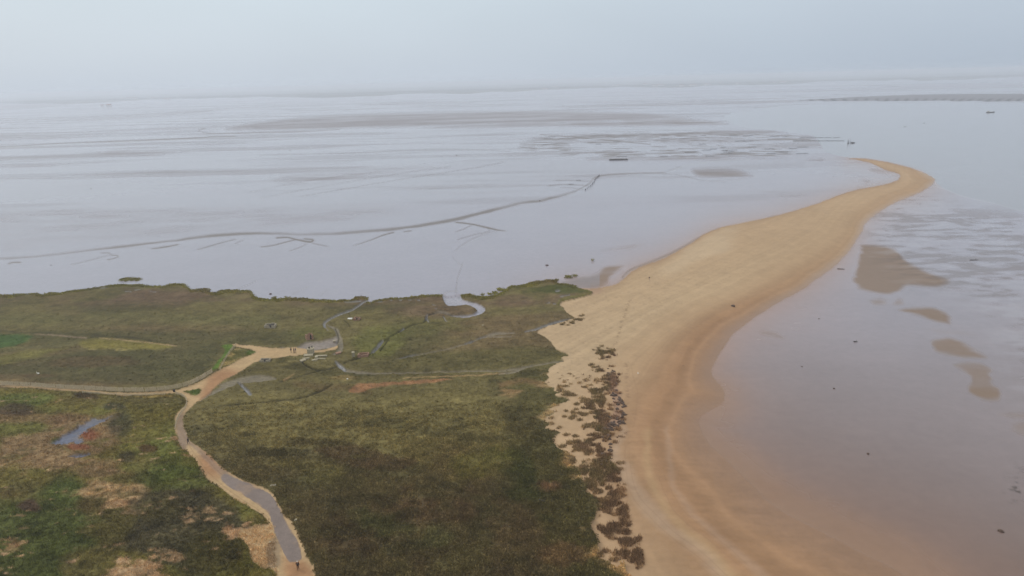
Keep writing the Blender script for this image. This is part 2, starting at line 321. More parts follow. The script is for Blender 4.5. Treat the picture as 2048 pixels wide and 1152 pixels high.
# oyster beds and rippled flats: streaks of mud and film of water, its sheen painted pale
beds = sstep(-8, 8, area([(1040,292),(1090,274),(1250,264),(1500,264),(1622,274),(1590,300),(1545,313),(1300,316),(1180,314),(1070,302)], 6, 45, far=40))
st = fbm(X, Y, 7, 46, 2, 3.4, 1.0, None) * .75 + fbm(X, Y, 90, 461, 3, 2.0, 1.0, SP) * .6
rowm = sstep(-0.1, 0.45, st)
col = mixc(col, lin((104, 97, 92)), beds * rowm * 0.8); wet -= beds * rowm * 0.5
rip = sstep(-30, 60, area([(1760,372),(1870,385),(2100,440),(2300,700),(2250,900),(2030,790),(1960,640),(1800,560),(1720,480)], 8, 47, far=90))
rs = fbm(X, Y, 4.5, 48, 3, 2.4, 1.0, None) * .8 + .4 * fbm(X, Y, 14, 481, 3, 2.6, 1, SP); rs2 = fbm(X, Y, 40, 49, 3, 2.5, 1.0, SP)
rm = sstep(0.0, 0.5, rs + rs2 * 0.5) * rip
col = mixc(col, lin((176, 177, 184)), sstep(-.1, -.6, rs + rs2 * .4) * rip * .2); col = mixc(col, lin((108, 102, 100)), rm * 0.5); wet -= rm * 0.32  # pale streaks put the sheen of the water film into the colour
ls = fbm(X, Y, 30, 50, 4, 6.0, 1.0, SP)                     # fine long streaks everywhere on the far flats
lm = sstep(0.25, 0.8, ls + 0.4 * fn2) * sstep(430, 150, DH)
wet -= lm * 0.12; col = mixc(col, lin((110, 105, 106)), lm * 0.25)
band = fbm(X, Y, 700, 51, 3, 3.0, 1.0, SP); wet -= sstep(0.1, 0.7, band) * sstep(200, 60, DH) * 0.2
spk2 = spot(2050, 975, 60, 50, .6, 521, 10) * sstep(.15, .6, fbm(X, Y, .9, 522, 2, 1.2, 1, None)); col = mixc(col, lin((70, 64, 60)), spk2 * .7); wet -= spk2 * .5
mot = fbm(X, Y, 60, 531, 5, 4.5, 1, SP) + .4 * fbm(X, Y, 500, 532, 3, 2, 1, SP)
mm_ = sstep(.12, .7, mot) * sstep(300, 190, DH) * sstep(20, 50, DH)
col = mixc(col, lin((120, 114, 114)), mm_ * .35 * (~inSand)); wet -= mm_ * .24 * (~inSand)
# channels on the flat
chan = line([(-60,517),(0,515),(60,512),(100,508),(150,502),(200,496),(280,487),(350,479),(420,470),(480,466),(540,465),(600,467),(680,465),(740,460),(800,455),(860,446),(920,435),(980,420),(1040,405),(1080,400),(1110,393),(1150,382)],
            [2,2,2,2.2,2,1.8,2,1.8,3,2.6,2.4,2.6,2.6,2.8,2.6,3,3,3.4,2.8,2.2,2.5,2], 3.0, 52, 2.2) * 0.85
thin = np.zeros(NV, np.float32)
for p, hw, s in [([(1150,382),(1180,365),(1190,354),(1220,348),(1280,345),(1330,344)], 1.1, .6), ([(1280,345.5),(1340,347),(1372,352),(1400,359),(1450,362)], .8, .35), ([(912,443),(945,447),(975,454),(1000,459),(1012,460)], [1.5,1.4,1.8,1,.5], .9),
    ([(945,448),(930,455),(912,462)], .7, .7), ([(975,454),(978,461),(945,469),(915,478)], .7, .6), ([(998,459),(960,470),(930,484),(910,500)], .7, .4), ([(787,463),(765,469),(745,477),(725,484),(708,489)], [1.5,1.2,.9,.7,.5], .85), ([(808,462),(822,460)], 1.1, .8),
    ([(553,474),(575,473),(590,477),(612,481),(622,482),(626,478),(608,476)], [1.5,1.4,1.5,1.8,1.8,1.5,1.2], .9), ([(590,478),(565,484),(545,489),(522,492)], 1.1, .8), ([(614,486),(600,493),(580,500)], .8, .6), ([(626,485),(640,488),(655,491)], 1.1, .5),
    ([(16,526),(26,523),(40,523)], 1.2, .9), ([(203,504),(218,504),(222,508),(236,510),(232,514),(215,518)], .9, .8), ([(218,508),(180,519),(143,527)], .7, .6), ([(303,496),(330,492),(356,487)], [.8,1.3,1.0], .9), ([(470,477),(450,482),(425,489),(395,498)], .9, .7), ([(487,478),(470,486)], .7, .6),
    ([(925,525),(918,545),(914,560),(911,586)], .8, .45), ([(905,510),(912,520),(922,528)], .7, .3), ([(616,570),(590,583),(580,590)], .6, .4), ([(655,577),(640,590)], .6, .4), ([(512,560),(490,570),(475,577)], .6, .5),
    ([(888,585),(900,580),(915,581)], .6, .6), ([(1110,360),(1140,360),(1185,362)], .6, .55), ([(1096,371),(1120,368),(1160,369),(1178,371)], .7, .7), ([(1122,374),(1150,375),(1165,378)], .7, .55),
    ([(-60,294),(0,292),(40,291),(120,286),(250,281),(400,275),(420,273),(470,272)], .8, .8), ([(396,263),(402,258),(410,257)], .8, .8), ([(402,263),(420,266),(470,266),(560,264),(620,262),(680,258)], .7, .7), ([(0,237),(100,235),(250,230),(420,222)], .6, .4), ([(510,248),(560,244),(640,240)],.6,.4),
    ([(520,395),(600,380),(700,362),(820,343),(900,333)], .7, .35), ([(600,392),(700,375),(800,358),(960,333),(1010,322)], .7, .4), ([(500,383),(620,360),(760,342)], .6, .3), ([(520,310),(700,305),(900,298),(1020,302)],.6,.35), ([(1080,268),(1180,276),(1300,288)], .8, .7),
    ([(1460,268),(1560,270),(1650,273)], .6, .6), ([(1630,275),(1700,275.5)], .6, .7), ([(1586,281.5),(1640,281.5),(1696,282)], .6, .7), ([(1536,278),(1620,278)], .8, .8), ([(1500,300),(1560,303)],.6,.6), ([(1530,307),(1576,306)], .5, .6), ([(1330,344),(1345,338),(1362,332)], .7, .4),
    ([(1540,432),(1580,425),(1640,410),(1700,389)], 1.2, .5), ([(1405,470),(1350,501),(1300,523),(1262,537),(1245,553)], [1.6,2,2.4,2.2,1.5], .6)]:
    thin = np.maximum(thin, line(p, hw, 1.0, 53, 0.9) * s)
chan = chan * np.clip(0.8 + 0.45 * fbm(X, Y, 40, 55, 3, 1.5, 1, SP) + .2 * fn, 0.25, 1)
cm = np.maximum(chan, thin) * (~inSand | (thin > chan))
col = mixc(col, lin((98, 90, 78)), cm * 0.85 * (~inMarsh)); wet -= cm * 0.62 * (~inMarsh)
Z = Z - 0.15 * cm * (~inMarsh) * (~inSand)
lite = np.zeros(NV, np.float32)
for p in ([(-60,298),(0,295),(120,289),(400,278)], [(250,246),(400,240),(480,237)], [(1000,256.5),(1200,257),(1400,256)], [(1340,343),(1370,331),(1440,320),(1500,318)]): lite = np.maximum(lite, line(p, 1.0, 0, 1, 1.0))
col = mixc(col, lin((150, 150, 152)), lite * .5)

# estuary water
mW = (sdWater > 0) & (~inSand)
wcol = lin((140, 141, 148))
col = np.where(mW[:, None], wcol, col); wet = np.where(mW, 1.15, wet)
foam = line([(1871,361),(1876,372),(1890,377),(1930,392),(1990,406),(2048,421),(2200,455)], [.8,1.2,.6,.5,.5,.6,.8], 2, 54, .8) * (1 - inSand)
col = mixc(col, lin((190, 194, 198)), foam * .3)

# beach and dune sand
_mask = inSand; focus(inSand)
pale = A(180, 156, 125); tan = A(174, 147, 116); orange = A(156, 122, 92); damp = A(138, 108, 84)
g1 = fbm(X, Y, 45, 61, 4, 1, 1, SP); g2 = fbm(X, Y, 3.2, 62, 3, 1, 1, SP)
sc = np.tile(pale.astype(np.float32), (NV, 1))
e = (dRim + 0.015 * g1) / (0.36 + 0.64 * sstep(380, 690, DH))
sc = mixc(sc, tan, sstep(0.62, 0.30, e + 0.06 * g1)); sc = mixc(sc, orange, sstep(0.36, 0.12, e) * 0.95); sc = mixc(sc, damp, sstep(0.10, 0.0, e))
upper = sstep(520, 300, DH); sc = mixc(sc, tan, upper * 0.75)
# tide marks: bands that follow the shore
wrp = e + 0.012 * fbm(X, Y, 25, 63, 3, 1, 1, SP)
tb = vn(wrp * 34, np.zeros(NV) + 3.3, 64) * 0.6 + vn(wrp * 90, np.zeros(NV) + 7.7, 65) * 0.4
tb2 = (tb - 0.5) * 2
sc = sc * (1 + 0.17 * tb2 * sstep(0.02, .1, e) * (0.5 + 0.5 * sstep(300, 600, DH)))[:, None]
sc = mixc(sc, A(178, 160, 142), line([(1240,870),(1236,930),(1262,980),(1330,1060),(1400,1110),(1450,1160),(1480,1200)], [6,9,12,14,12,10,9], 8, 66, 10) * .3)
sc = mixc(sc, A(172, 150, 132), line([(1330,860),(1338,940),(1370,1010),(1430,1075),(1500,1135),(1560,1200)], [4,5,6,8,10,10], 6, 67, 8) * .28)
sc = mixc(sc, A(190, 165, 125), line([(1295,870),(1296,930),(1316,1000),(1360,1060),(1430,1120),(1490,1180)], [8,8,8,9,10,10], 6, 68, 9) * .25)
wr = fbm(X, Y, .9, 76, 2, 1, 1, None)
sc = mixc(sc, A(120, 98, 74), line([(1262,600),(1246,640),(1238,680),(1226,708)], 3, 4, 77, 3) * sstep(.1, .6, wr) * .6)
sc = mixc(sc, A(126, 100, 78), line([(1252,735),(1256,790),(1252,840)], 4, 4, 78, 4) * sstep(.1, .6, wr) * .5)
for k, (p, hw) in enumerate([([(1248,900),(1262,990),(1320,1060),(1400,1125),(1440,1160)], .7), ([(1256,900),(1272,985),(1332,1055),(1412,1120),(1455,1160)], .7), ([(1318,960),(1350,1030),(1420,1090),(1480,1140)], .7), ([(1326,950),(1362,1022),(1432,1082),(1500,1140)], .7), ([(1262,740),(1275,800),(1268,860)], .8)]):
    sc = mixc(sc, A(140, 112, 88), line(p, hw, 2, 69, .9) * .35)      # wheel tracks and strand lines
sc = sc * (1 + 0.05 * g1 + 0.05 * g2)[:, None]
sc = mixc(sc, A(194, 176, 150), spot(1400, 500, 90, 26, .5, 70, 40, -28) * .35)
drymask = sstep(0.55, 0.75, dRim) * sstep(380, 500, DH)
sc = sc * (1 + 0.10 * fbm(X, Y, 1.6, 71, 2, 1, 1, SP) * drymask)[:, None]
spx = spot(1180, 580, 28, 7, .5, 72, 10); sc = mixc(sc, A(160, 132, 112), spx * .6)
ws = sstep(0.16, 0.0, e) * 0.8
ripl = fbm(X, Y, 1.3, 74, 2, 5, 1, None); sc = sc * (1 + .05 * ripl * sstep(560, 760, DH))[:, None]
foot = sstep(.62, .8, fbm(X, Y, 1.0, 75, 2, 1, 1, None)) * sstep(.35, .6, e) * sstep(300, 420, DH); sc = sc * (1 - .12 * foot)[:, None]
unfocus(sc='col', ws='wet')
g1 = fbm(X, Y, 45, 61, 4, 1, 1, SP)
# soft, damp transition from beach into the flat
tr = np.exp(-np.abs(sdSand) / np.clip(DH * 0.012, 1.2, None)) * (sdSand > -200) * (PX > 1180)
lag = ((PX < 1800) & (PY < 400)) | (PX < 1440) & (PY < 560)
col = mixc(col, lin((140, 112, 90)), tr * np.where(lag, .75, .5))
wid = sstep(-0.115, 0.0, sdSand / np.clip(DH, 50, None)) * (~inSand) * sstep(500, 800, DH) * (1 + .4 * g1)
col = mixc(col, lin((134, 106, 84)), np.clip(wid, 0, 1) * .7); wet = wet - np.clip(wid, 0, 1) * .25

# salt marsh
focus(inMarsh)
m1 = fbm(X, Y, 30, 81, 4, 1.3, 1, SP); m2 = fbm(X, Y, 6, 82, 4, 1.6, 1, SP); m3 = fbm(X, Y, 1.6, 83, 3, 1.5, 1, SP); m4 = fbm(X, Y, 90, 84, 3)
mc = np.tile(A(99, 91, 60).astype(np.float32), (NV, 1))
mc = mixc(mc, A(78, 73, 48), sstep(0.0, .6, m1 * .6 + m4 * .5)); mc = mixc(mc, A(104, 86, 66), sstep(.15, .7, fbm(X, Y, 38, 85, 4, 1.6, 1, SP)) * .6)
def paint(c, m, s=1.0):
    global mc
    mc = mixc(mc, A(*c), np.clip(m, 0, 1) * s)
fld = sstep(-12, 14, area([(395,800),(520,790),(700,790),(940,775),(990,790),(1010,840),(1030,900),(990,960),(930,985),(880,960),(760,925),(640,890),(560,905),(470,880),(410,850)], 18, 86, far=60))
paint((108, 99, 64), fld, .95)
paint((88, 79, 54), sstep(870, 960, PY + 30 * m1 + 18 * m2) * (PX > 380) * (1 - fld * .8), .8)
paint((80, 75, 48), sstep(0.1, .55, m2 + .3 * m1) * sstep(840, 980, PY), .55)
paint((84, 70, 50), sstep(0.1, .7, fbm(X, Y, 16, 87, 4, 1, 1, SP)) * sstep(850, 950, PY), .6)
paint((80, 75, 46), sstep(-10, 20, area([(990,760),(1040,745),(1110,730),(1140,800),(1120,860),(1160,950),(1250,1160),(1150,1160),(1080,1050),(1040,950),(1020,880),(1000,800)], 16, 88, far=60)), .75)
for a in [(660,886,70,9,70,62,38), (560,905,60,8,66,60,38), (700,905,50,10,84,70,50), (760,925,60,12,88,74,54), (600,930,80,10,98,90,56), (640,955,50,22,96,90,56), (930,930,60,22,92,86,48), (1030,915,45,22,90,88,48), (870,1090,60,30,88,86,56),
          (740,1050,60,30,72,72,44), (700,1080,60,40,74,62,44), (850,1010,90,40,88,72,52), (1090,975,30,10,112,88,66), (1130,1110,60,16,100,82,58), (1050,970,40,60,62,64,36)]:
    paint(a[4:], spot(a[0], a[1], a[2], a[3], .9, int(a[0]) % 97, 9), .8)
clump = sstep(.34, .6, fbm(X, Y, 5, 881, 3, 1.5, 1, SP) + .35 * fbm(X, Y, 30, 882, 3, 1, 1, SP)) * sstep(760, 860, PY)
paint((66, 62, 40), clump, .45)
# upper marsh
ub = sstep(624, 600, PY + 6 * m1)
paint((98, 80, 66), ub * sstep(-.2, .4, m1 + .2), .75)
paint((92, 90, 58), sstep(0, 1, np.exp(-((PY - 640) / 14) ** 2)) * (PX < 560), .5)
paint((70, 69, 45), sstep(655, 668, PY) * sstep(700, 680, PY) * (PX > 60) * (PX < 620), .6)
paint((94, 94, 50), spot(620, 665, 50, 14, .5, 89, 20), .5); paint((96, 96, 52), spot(750, 690, 40, 36, .6, 90, 20), .7); paint((88, 88, 50), spot(900, 655, 120, 16, .6, 91, 20), .5)
paint((98, 80, 66), spot(870, 620, 90, 14, .5, 92, 20), .7); paint((98, 80, 66), spot(1030, 600, 60, 14, .6, 93, 20), .6)
paint((84, 78, 50), sstep(-5, 5, area([(700,722),(900,705),(1100,695),(1138,713),(1090,722),(980,738),(760,743)], 3, 94, far=30)), .7)
paint((66, 72, 34), spot(1110, 578, 60, 9, .5, 95, 10), .8)
paint((74, 72, 48), sstep(-8, 10, area([(170,700),(330,696),(440,690),(425,735),(370,765),(250,772),(100,762),(0,755),(-60,750),(-60,735),(80,722)], 8, 96, far=40)), .8)
paint((84, 66, 50), spot(200, 725, 80, 10, .6, 97, 14), .5); paint((84, 66, 50), spot(60, 752, 90, 5, .5, 98, 14), .6)
# edge fringe of cord grass
fr = sstep(9, 2, sdMarsh) * (PY < 612) * sstep(.0, .02, sdMarsh)
paint((98, 94, 48), fr * (0.7 + .5 * m2), .85)
fr2 = sstep(3.0, .5, sdMarsh) * (PY < 612); paint((84, 80, 42), fr2, .5)
# grassland to the left
paint((60, 84, 44), sstep(-3, 4, area([(-60,664),(0,667),(45,668),(66,674),(50,684),(25,692),(-60,706)], 5, 99, far=20)), .9)
paint((92, 98, 60), sstep(0, 3, line([(-60,668),(0,669),(60,670)], 2.5, 3, 100, 2)), .5)
paint((100, 96, 54), sstep(-3, 4, area([(-60,716),(0,712),(70,700),(140,696),(110,704),(50,722),(0,732),(-60,738)], 6, 101, far=20)), .8)
paint((92, 88, 60), sstep(-3, 4, area([(0,700),(60,690),(110,684),(160,682),(140,694),(60,700),(0,712)], 8, 102, far=20)), .6)
paint((116, 108, 58), sstep(-3, 4, area([(160,688),(180,679),(240,677),(290,684),(345,692),(300,700),(240,699),(185,697)], 5, 103, far=20)), .85)
paint((150, 138, 92), np.maximum(spot(183, 699, 12, 2.2, .6, 104, 8), spot(243, 700, 10, 2, .6, 105, 8)), .6)
paint((160, 138, 108), line([(200,677),(250,681),(300,687),(352,693)], [.6,1,1,.8], 1, 106, .9), .8)
paint((128, 112, 96), line([(70,670),(120,672),(172,677)], [.8,1.4,1.6], 1, 107, .9), .8)
paint((62, 58, 40), line([(-60,660),(0,664),(60,666),(120,669),(200,673),(270,676),(330,686)], [3,2.5,2,1.6,2.2,2.2,2], 5, 108, 2.4), .65)
paint((84, 108, 46), sstep(-1.5, 2, area([(424,742),(432,728),(444,712),(448,700),(440,694),(452,690),(468,691),(462,700),(450,716),(436,738)], 3, 109, far=15)), .9)
# earth strip and low bank that crosses the marsh
bankn = sstep(0.0, .5, m2 + .25)
paint((66, 62, 38), line([(560,722),(640,745),(700,752),(800,752),(900,756),(980,760),(1040,748),(1100,742)], [10,9,8,6,6,9,8,6], 6, 110, 5) * bankn, .75)
paint((66, 60, 38), line([(430,740),(470,752),(540,735),(600,730)], [5,7,6,5], 6, 111, 5) * bankn, .6)
paint((92, 76, 52), line([(590,770),(650,778),(700,776),(740,788)], [6,7,6,3], 5, 112, 5), .6)
paint((146, 108, 80), sstep(-2, 2, area([(702,781),(712,772),(730,765),(770,767),(800,763),(850,758),(905,758),(862,765),(800,771),(760,777),(722,784)], 7, 113, far=20)), .85)
paint((138, 112, 82), sstep(-2, 2, area([(965,786),(990,782),(1030,784),(1060,792),(1020,798),(985,796)], 9, 114, far=20)) * sstep(-.3, .3, m2), .7)
paint((120, 92, 68), line([(1000,770),(1050,765),(1090,770)], 6, 9, 115, 5) * sstep(-.1, .4, m2), .5)
paint((158, 134, 98), line([(805,757),(880,754),(960,751),(1010,747)], [.6,1.2,1.2,1.6], 1, 116, .9), .8)
paint((150, 124, 90), line([(568,760),(580,754),(588,749)], [2,1,.6], 1, 117, .9), .8)
paint((128, 110, 74), spot(680, 756, 26, 4, .5, 118, 10), .6)
# sand lapping over the marsh edge
lap = sstep(26, 2, sdMarsh) * sstep(0.15, .6, fbm(X, Y, 4, 119, 4, 2.2, 1, SP) + .15) * (sdSand > 0) * (PY > 740)
paint((166, 140, 104), lap, .7)
mc = mc * np.array([1.09, 1.08, 1.02], np.float32) * (1 + .24 * m3 + .10 * m2 + .16 * (hsh(np.arange(NV), np.arange(NV) * 0, 5) - .5) * sstep(300, 700, DH))[:, None] * (1 + .07 * m1)[:, None]  # fine mottle in the colour also stands in for weak shade among the scrub
mc = mixc(mc, lin((116, 107, 92)), mudm * .7); mc = mixc(mc, lin((126, 116, 108)), pool * .95)
mc = mixc(mc, A(46, 42, 30), darkl * .8)
mc = mixc(mc, lin((118, 116, 116)), creek); mc = mixc(mc, lin((142, 139, 148)), sstep(-1.2, 1.2, sdBay))
mwet = np.clip(creek * .9 + pool * .55 + mudm * .45, 0, 1.15)
unfocus(mc='col', mwet='wet')

# dune vegetation cover on the sand strip
veg = np.zeros(NV, np.float32)
for p, hw, s in [([(1196,738),(1212,748),(1218,765),(1215,778)], [5,12,10,8], 1), ([(1178,784),(1195,800),(1190,820),(1205,845),(1195,870),(1200,900),(1192,930),(1215,960),(1228,1000),(1235,1050),(1250,1085),(1268,1110),(1280,1128)], [4,16,14,20,18,20,16,22,16,14,14,14,6], 1),
    ([(1180,930),(1190,960),(1200,1000),(1215,1060)], [16,18,18,18], .8), ([(1190,712),(1205,708),(1222,712)], [6,8,5], .9), ([(1160,640),(1148,645),(1120,650)], [2,4,3], .9), ([(1195,735),(1225,740)], [3,5], .7), ([(1235,1110),(1262,1125)], [10,8], .5)]:
    veg = np.maximum(veg, line(p, np.array(hw) * 1.15, 16, 121, 8) * s)
vn2 = fbm(X, Y, 1.15, 122, 2, 1.0, 1, None); vn3 = fbm(X, Y, 7, 1221, 3, 1.5, 1, SP)
vegc = sstep(0.45, .85, veg * .64 + 1.2 * vn2 * sstep(.0, .35, veg) + .35 * vn3 * sstep(.0, .35, veg)) * sstep(0, .2, veg)
spk = sstep(.5, .75, fbm(X, Y, 1.3, 123, 2, 1.4, 1, None)) * sstep(1300, 1180, PX) * sstep(1080, 1130, PX) * sstep(735, 800, PY)
vegc = np.maximum(vegc, spk * .8) * inSand * (~inMarsh)
vegc_full = vegc
vcol = mixc(np.tile(A(104, 92, 62).astype(np.float32), (NV, 1)), A(104, 82, 64), sstep(-.1, .5, fbm(X, Y, 8, 124, 3) + (PX - 1205) / 60))
col = col + (vcol - col) * (vegc * .85)[:, None]
rk = line([(1226,760),(1232,800),(1236,830),(1232,850),(1215,862)], [5,9,10,9,6], 8, 125, 5) * inSand
col = mixc(col, A(150, 122, 104), rk * .75)

# meadow with ponds, dead grass and bare sand
isMead = (sdMeadow > 0) | (sdTri > 0) | (sdIslet > 0)
focus(isMead)
e1 = fbm(X, Y, 14, 131, 5, 1.4, 1, SP); e2 = fbm(X, Y, 3.5, 132, 4, 1.5, 1, SP); e3 = fbm(X, Y, 1.1, 133, 2, 1, 1, SP); e4 = fbm(X, Y, 28, 134, 3, 1.4, 1, SP)
gc = np.tile(A(104, 100, 52).astype(np.float32), (NV, 1))
def gp(c, m, s=1.0):
    global gc
    gc = mixc(gc, A(*c), np.clip(m, 0, 1) * s)
gp((80, 78, 48), sstep(.0, .5, e1), .6); gp((104, 92, 60), sstep(.1, .6, e4), .6); gp((88, 96, 46), sstep(.1, .6, -e1 + .2 * e2), .5)
gp((72, 84, 42), sstep(-10, 30, area([(-100,1040),(0,1000),(60,985),(150,950),(170,970),(190,1030),(180,1100),(150,1152),(150,1250),(-100,1250)], 30, 135, far=60)), .85)
gp((76, 90, 44), spot(130, 990, 60, 26, .7, 136, 14), .6); gp((76, 90, 44), spot(350, 965, 70, 22, .7, 137, 14), .6); gp((86, 98, 44), spot(335, 900, 30, 60, .6, 138, 14), .5); gp((78, 92, 44), spot(50, 800, 60, 10, .6, 139, 14), .7)
gp((100, 96, 48), spot(300, 850, 60, 40, .6, 140, 12), .6); gp((90, 84, 50), spot(280, 800, 80, 10, .6, 141, 10), .5)
gp((128, 110, 80), sstep(-10, 20, area([(-60,880),(60,860),(130,836),(200,822),(235,835),(225,880),(215,920),(190,945),(120,950),(40,945),(-60,935)], 24, 142, far=60)) * sstep(-.7, .2, e2), .85)
gp((114, 92, 68), spot(60, 838, 110, 12, .6, 143, 12), .6); gp((70, 60, 46), spot(30, 820, 40, 12, .6, 144, 10), .8); gp((66, 54, 38), spot(180, 795, 26, 10, .6, 145, 8), .8); gp((78, 72, 40), spot(150, 805, 22, 8, .6, 146, 8), .6)
gp((60, 62, 44), spot(225, 815, 30, 7, .6, 147, 10), .8); gp((62, 62, 46), spot(240, 850, 20, 26, .6, 148, 10), .7); gp((118, 100, 72), spot(200, 945, 60, 14, .6, 149, 8), .7)
gp((154, 134, 96), spot(215, 985, 60, 24, .9, 150, 6) * sstep(-.2, .5, e2), .8); gp((150, 128, 94), spot(230, 1020, 60, 12, .9, 151, 5) * sstep(-.1, .5, e2), .8)
gp((74, 58, 48), spot(62, 1016, 20, 14, .5, 152, 6), .85); gp((66, 62, 44), spot(258, 920, 16, 12, .5, 153, 6), .8); gp((76, 56, 36), spot(298, 900, 16, 7, .5, 154, 6), .8)
gp((66, 64, 50), sstep(-10, 20, area([(260,985),(330,970),(420,985),(470,1010),(500,1050),(470,1110),(420,1152),(330,1130),(240,1100),(250,1040)], 26, 155, far=60)), .75)
gp((84, 80, 38), spot(440, 1110, 60, 40, .7, 156, 12), .6); gp((84, 80, 40), spot(300, 1020, 60, 30, .7, 157, 12), .4)
rg = fbm(X, Y, 1.5, 158, 4, 2.4, 1, SP, .75)
gp((162, 142, 106), sstep(-.05, .5, rg + .75 * spot(440, 1035, 70, 26, .6, 159, 10) - .55), .8)
gp((170, 148, 112), sstep(-.05, .5, rg + 1.3 * spot(265, 1145, 75, 36, .5, 160, 10) - .75), .85); gp((162, 142, 106), sstep(-.05, .5, rg + 1.0 * spot(350, 1120, 80, 20, .6, 161, 10) - .85), .7)
gp((168, 144, 108), sstep(-.05, .5, rg + 1.3 * spot(500, 1070, 50, 26, .5, 162, 10) - .65), .85); gp((150, 122, 90), spot(20, 1095, 30, 16, .6, 163, 8) * sstep(-.2, .4, rg), .6)
gp((150, 118, 88), spot(372, 905, 14, 40, .8, 164, 8, -20) * sstep(-.1, .4, rg), .6); gp((136, 122, 70), spot(300, 793, 30, 3, .7, 165, 6), .7)
gc = gc * np.array([1.06, .97, 1.04], np.float32) * (1 + .24 * e2 + .26 * e3 + .3 * (hsh(np.arange(NV), np.arange(NV) * 0, 6) - .5))[:, None] * (1 + .08 * e1)[:, None]
gc = mixc(gc, A(132, 82, 62), red * .8); gc = mixc(gc, lin((78, 82, 100)), pond * (1 - .2 * sstep(.1, .5, e2)))
gt = np.where(((sdTri > 0) | (sdIslet > 0))[:, None], mixc(np.tile(A(98, 94, 54).astype(np.float32), (NV, 1)), A(150, 134, 90), sstep(.0, .5, e2)) * (1 + .2 * e3)[:, None], gc)
gt = mixc(gt, A(78, 94, 42), np.maximum(spot(505, 706, 12, 6, .4, 166, 8), spot(390, 786, 12, 7, .4, 167, 8)) * .9)
gw = pond * .9
unfocus(gt='col', gw='wet')

# path and road
isPath = sdPath > 0; isRoad = sdRoad > 0
focus(isPath | isRoad)
pc = mixc(np.tile(A(178, 152, 116).astype(np.float32), (NV, 1)), A(160, 122, 90), np.maximum(spot(440, 765, 60, 26, .6, 171, 20, -35), np.maximum(spot(420, 925, 40, 40, .4, 172, 12, 45), spot(597, 1145, 32, 30, .5, 173, 12))) * .9)
pc = mixc(pc, A(138, 120, 104), spot(364, 868, 13, 44, .3, 174, 12, 0) * .9)
pc = mixc(pc, A(134, 118, 106), line([(378,876),(392,896),(410,915),(432,936),(450,950)], [4,4,5,6,8], 3, 1741, 3) * .6)
pc = mixc(pc, A(130, 112, 100), line([(400,812),(420,797),(450,778),(480,760),(500,745)], [3,4,6,6,3], 4, 175, 3) * .8)
pc = mixc(pc, A(132, 116, 96), line([(555,1080),(548,1100),(550,1125)], [10,16,14], 4, 176, 5) * .7)
pc = mixc(pc, A(144, 120, 92), sstep(3, 0, sdPath) * .4)
pc = pc * (1 + .07 * fbm(X, Y, 5, 177, 3, 1, 1, SP) + .07 * fbm(X, Y, 1.2, 178, 2, 1, 1, SP))[:, None]
for p in ([(372,860),(400,905),(440,948),(470,966),(500,990)], [(360,860),(385,905),(420,950),(455,978),(505,1014),(540,1040),(556,1080),(566,1120)]):
    pc = mixc(pc, A(128, 100, 70), line(p, .8, 1.5, 179, 1.0) * .4)
rc = np.tile(A(128, 116, 110).astype(np.float32), (NV, 1)) * (1 + .05 * fbm(X, Y, 7, 181, 4, 1, 1, SP))[:, None]
rc = mixc(rc, A(158, 132, 104), np.clip(sstep(2.5, -.5, sdRoad + 2.5 * fbm(X, Y, 2.5, 183, 3, 1, 1, SP)) * .7 + .3 * sstep(.1, .7, fbm(X, Y, 4, 182, 4, 1, 1, SP)), 0, 1)); rc = rc * (1 + .1 * fbm(X, Y, 1.2, 184, 3, 1, 1, SP))[:, None]
pc = np.where(isRoad[:, None], rc, pc); pw = isRoad * .12
unfocus(pc='col', pw='wet')
# far bank and far shore
isBank = (bank > .5) & (PX > 1500)
col = np.where(isBank[:, None], np.asarray(lin((116, 113, 118))) * (1 - .0 * gul[:, None]), col)
gm = isBank * sstep(.55, .2, gul) * sstep(196, 202, PY); col = mixc(col, lin((44, 42, 46)), gm); lg = isBank * sstep(.7, 1, gul) * sstep(199, 205, PY); col = mixc(col, lin((150, 150, 150)), lg * .6)
wet = np.where(isBank, .25, wet)
isLand = LANDSD < 0
ln = fbm(X, Y, 500, 191, 4, 1, 1, SP)
lc = mixc(np.tile(lin((112, 114, 110)).astype(np.float32), (NV, 1)), lin((128, 126, 118)), sstep(-.2, .5, ln))
col = np.where(isLand[:, None], lc, col); wet = np.where(isLand, 0, wet)
col = np.clip(col, 0.004, 0.9); wet = np.clip(wet, 0, 1.2)

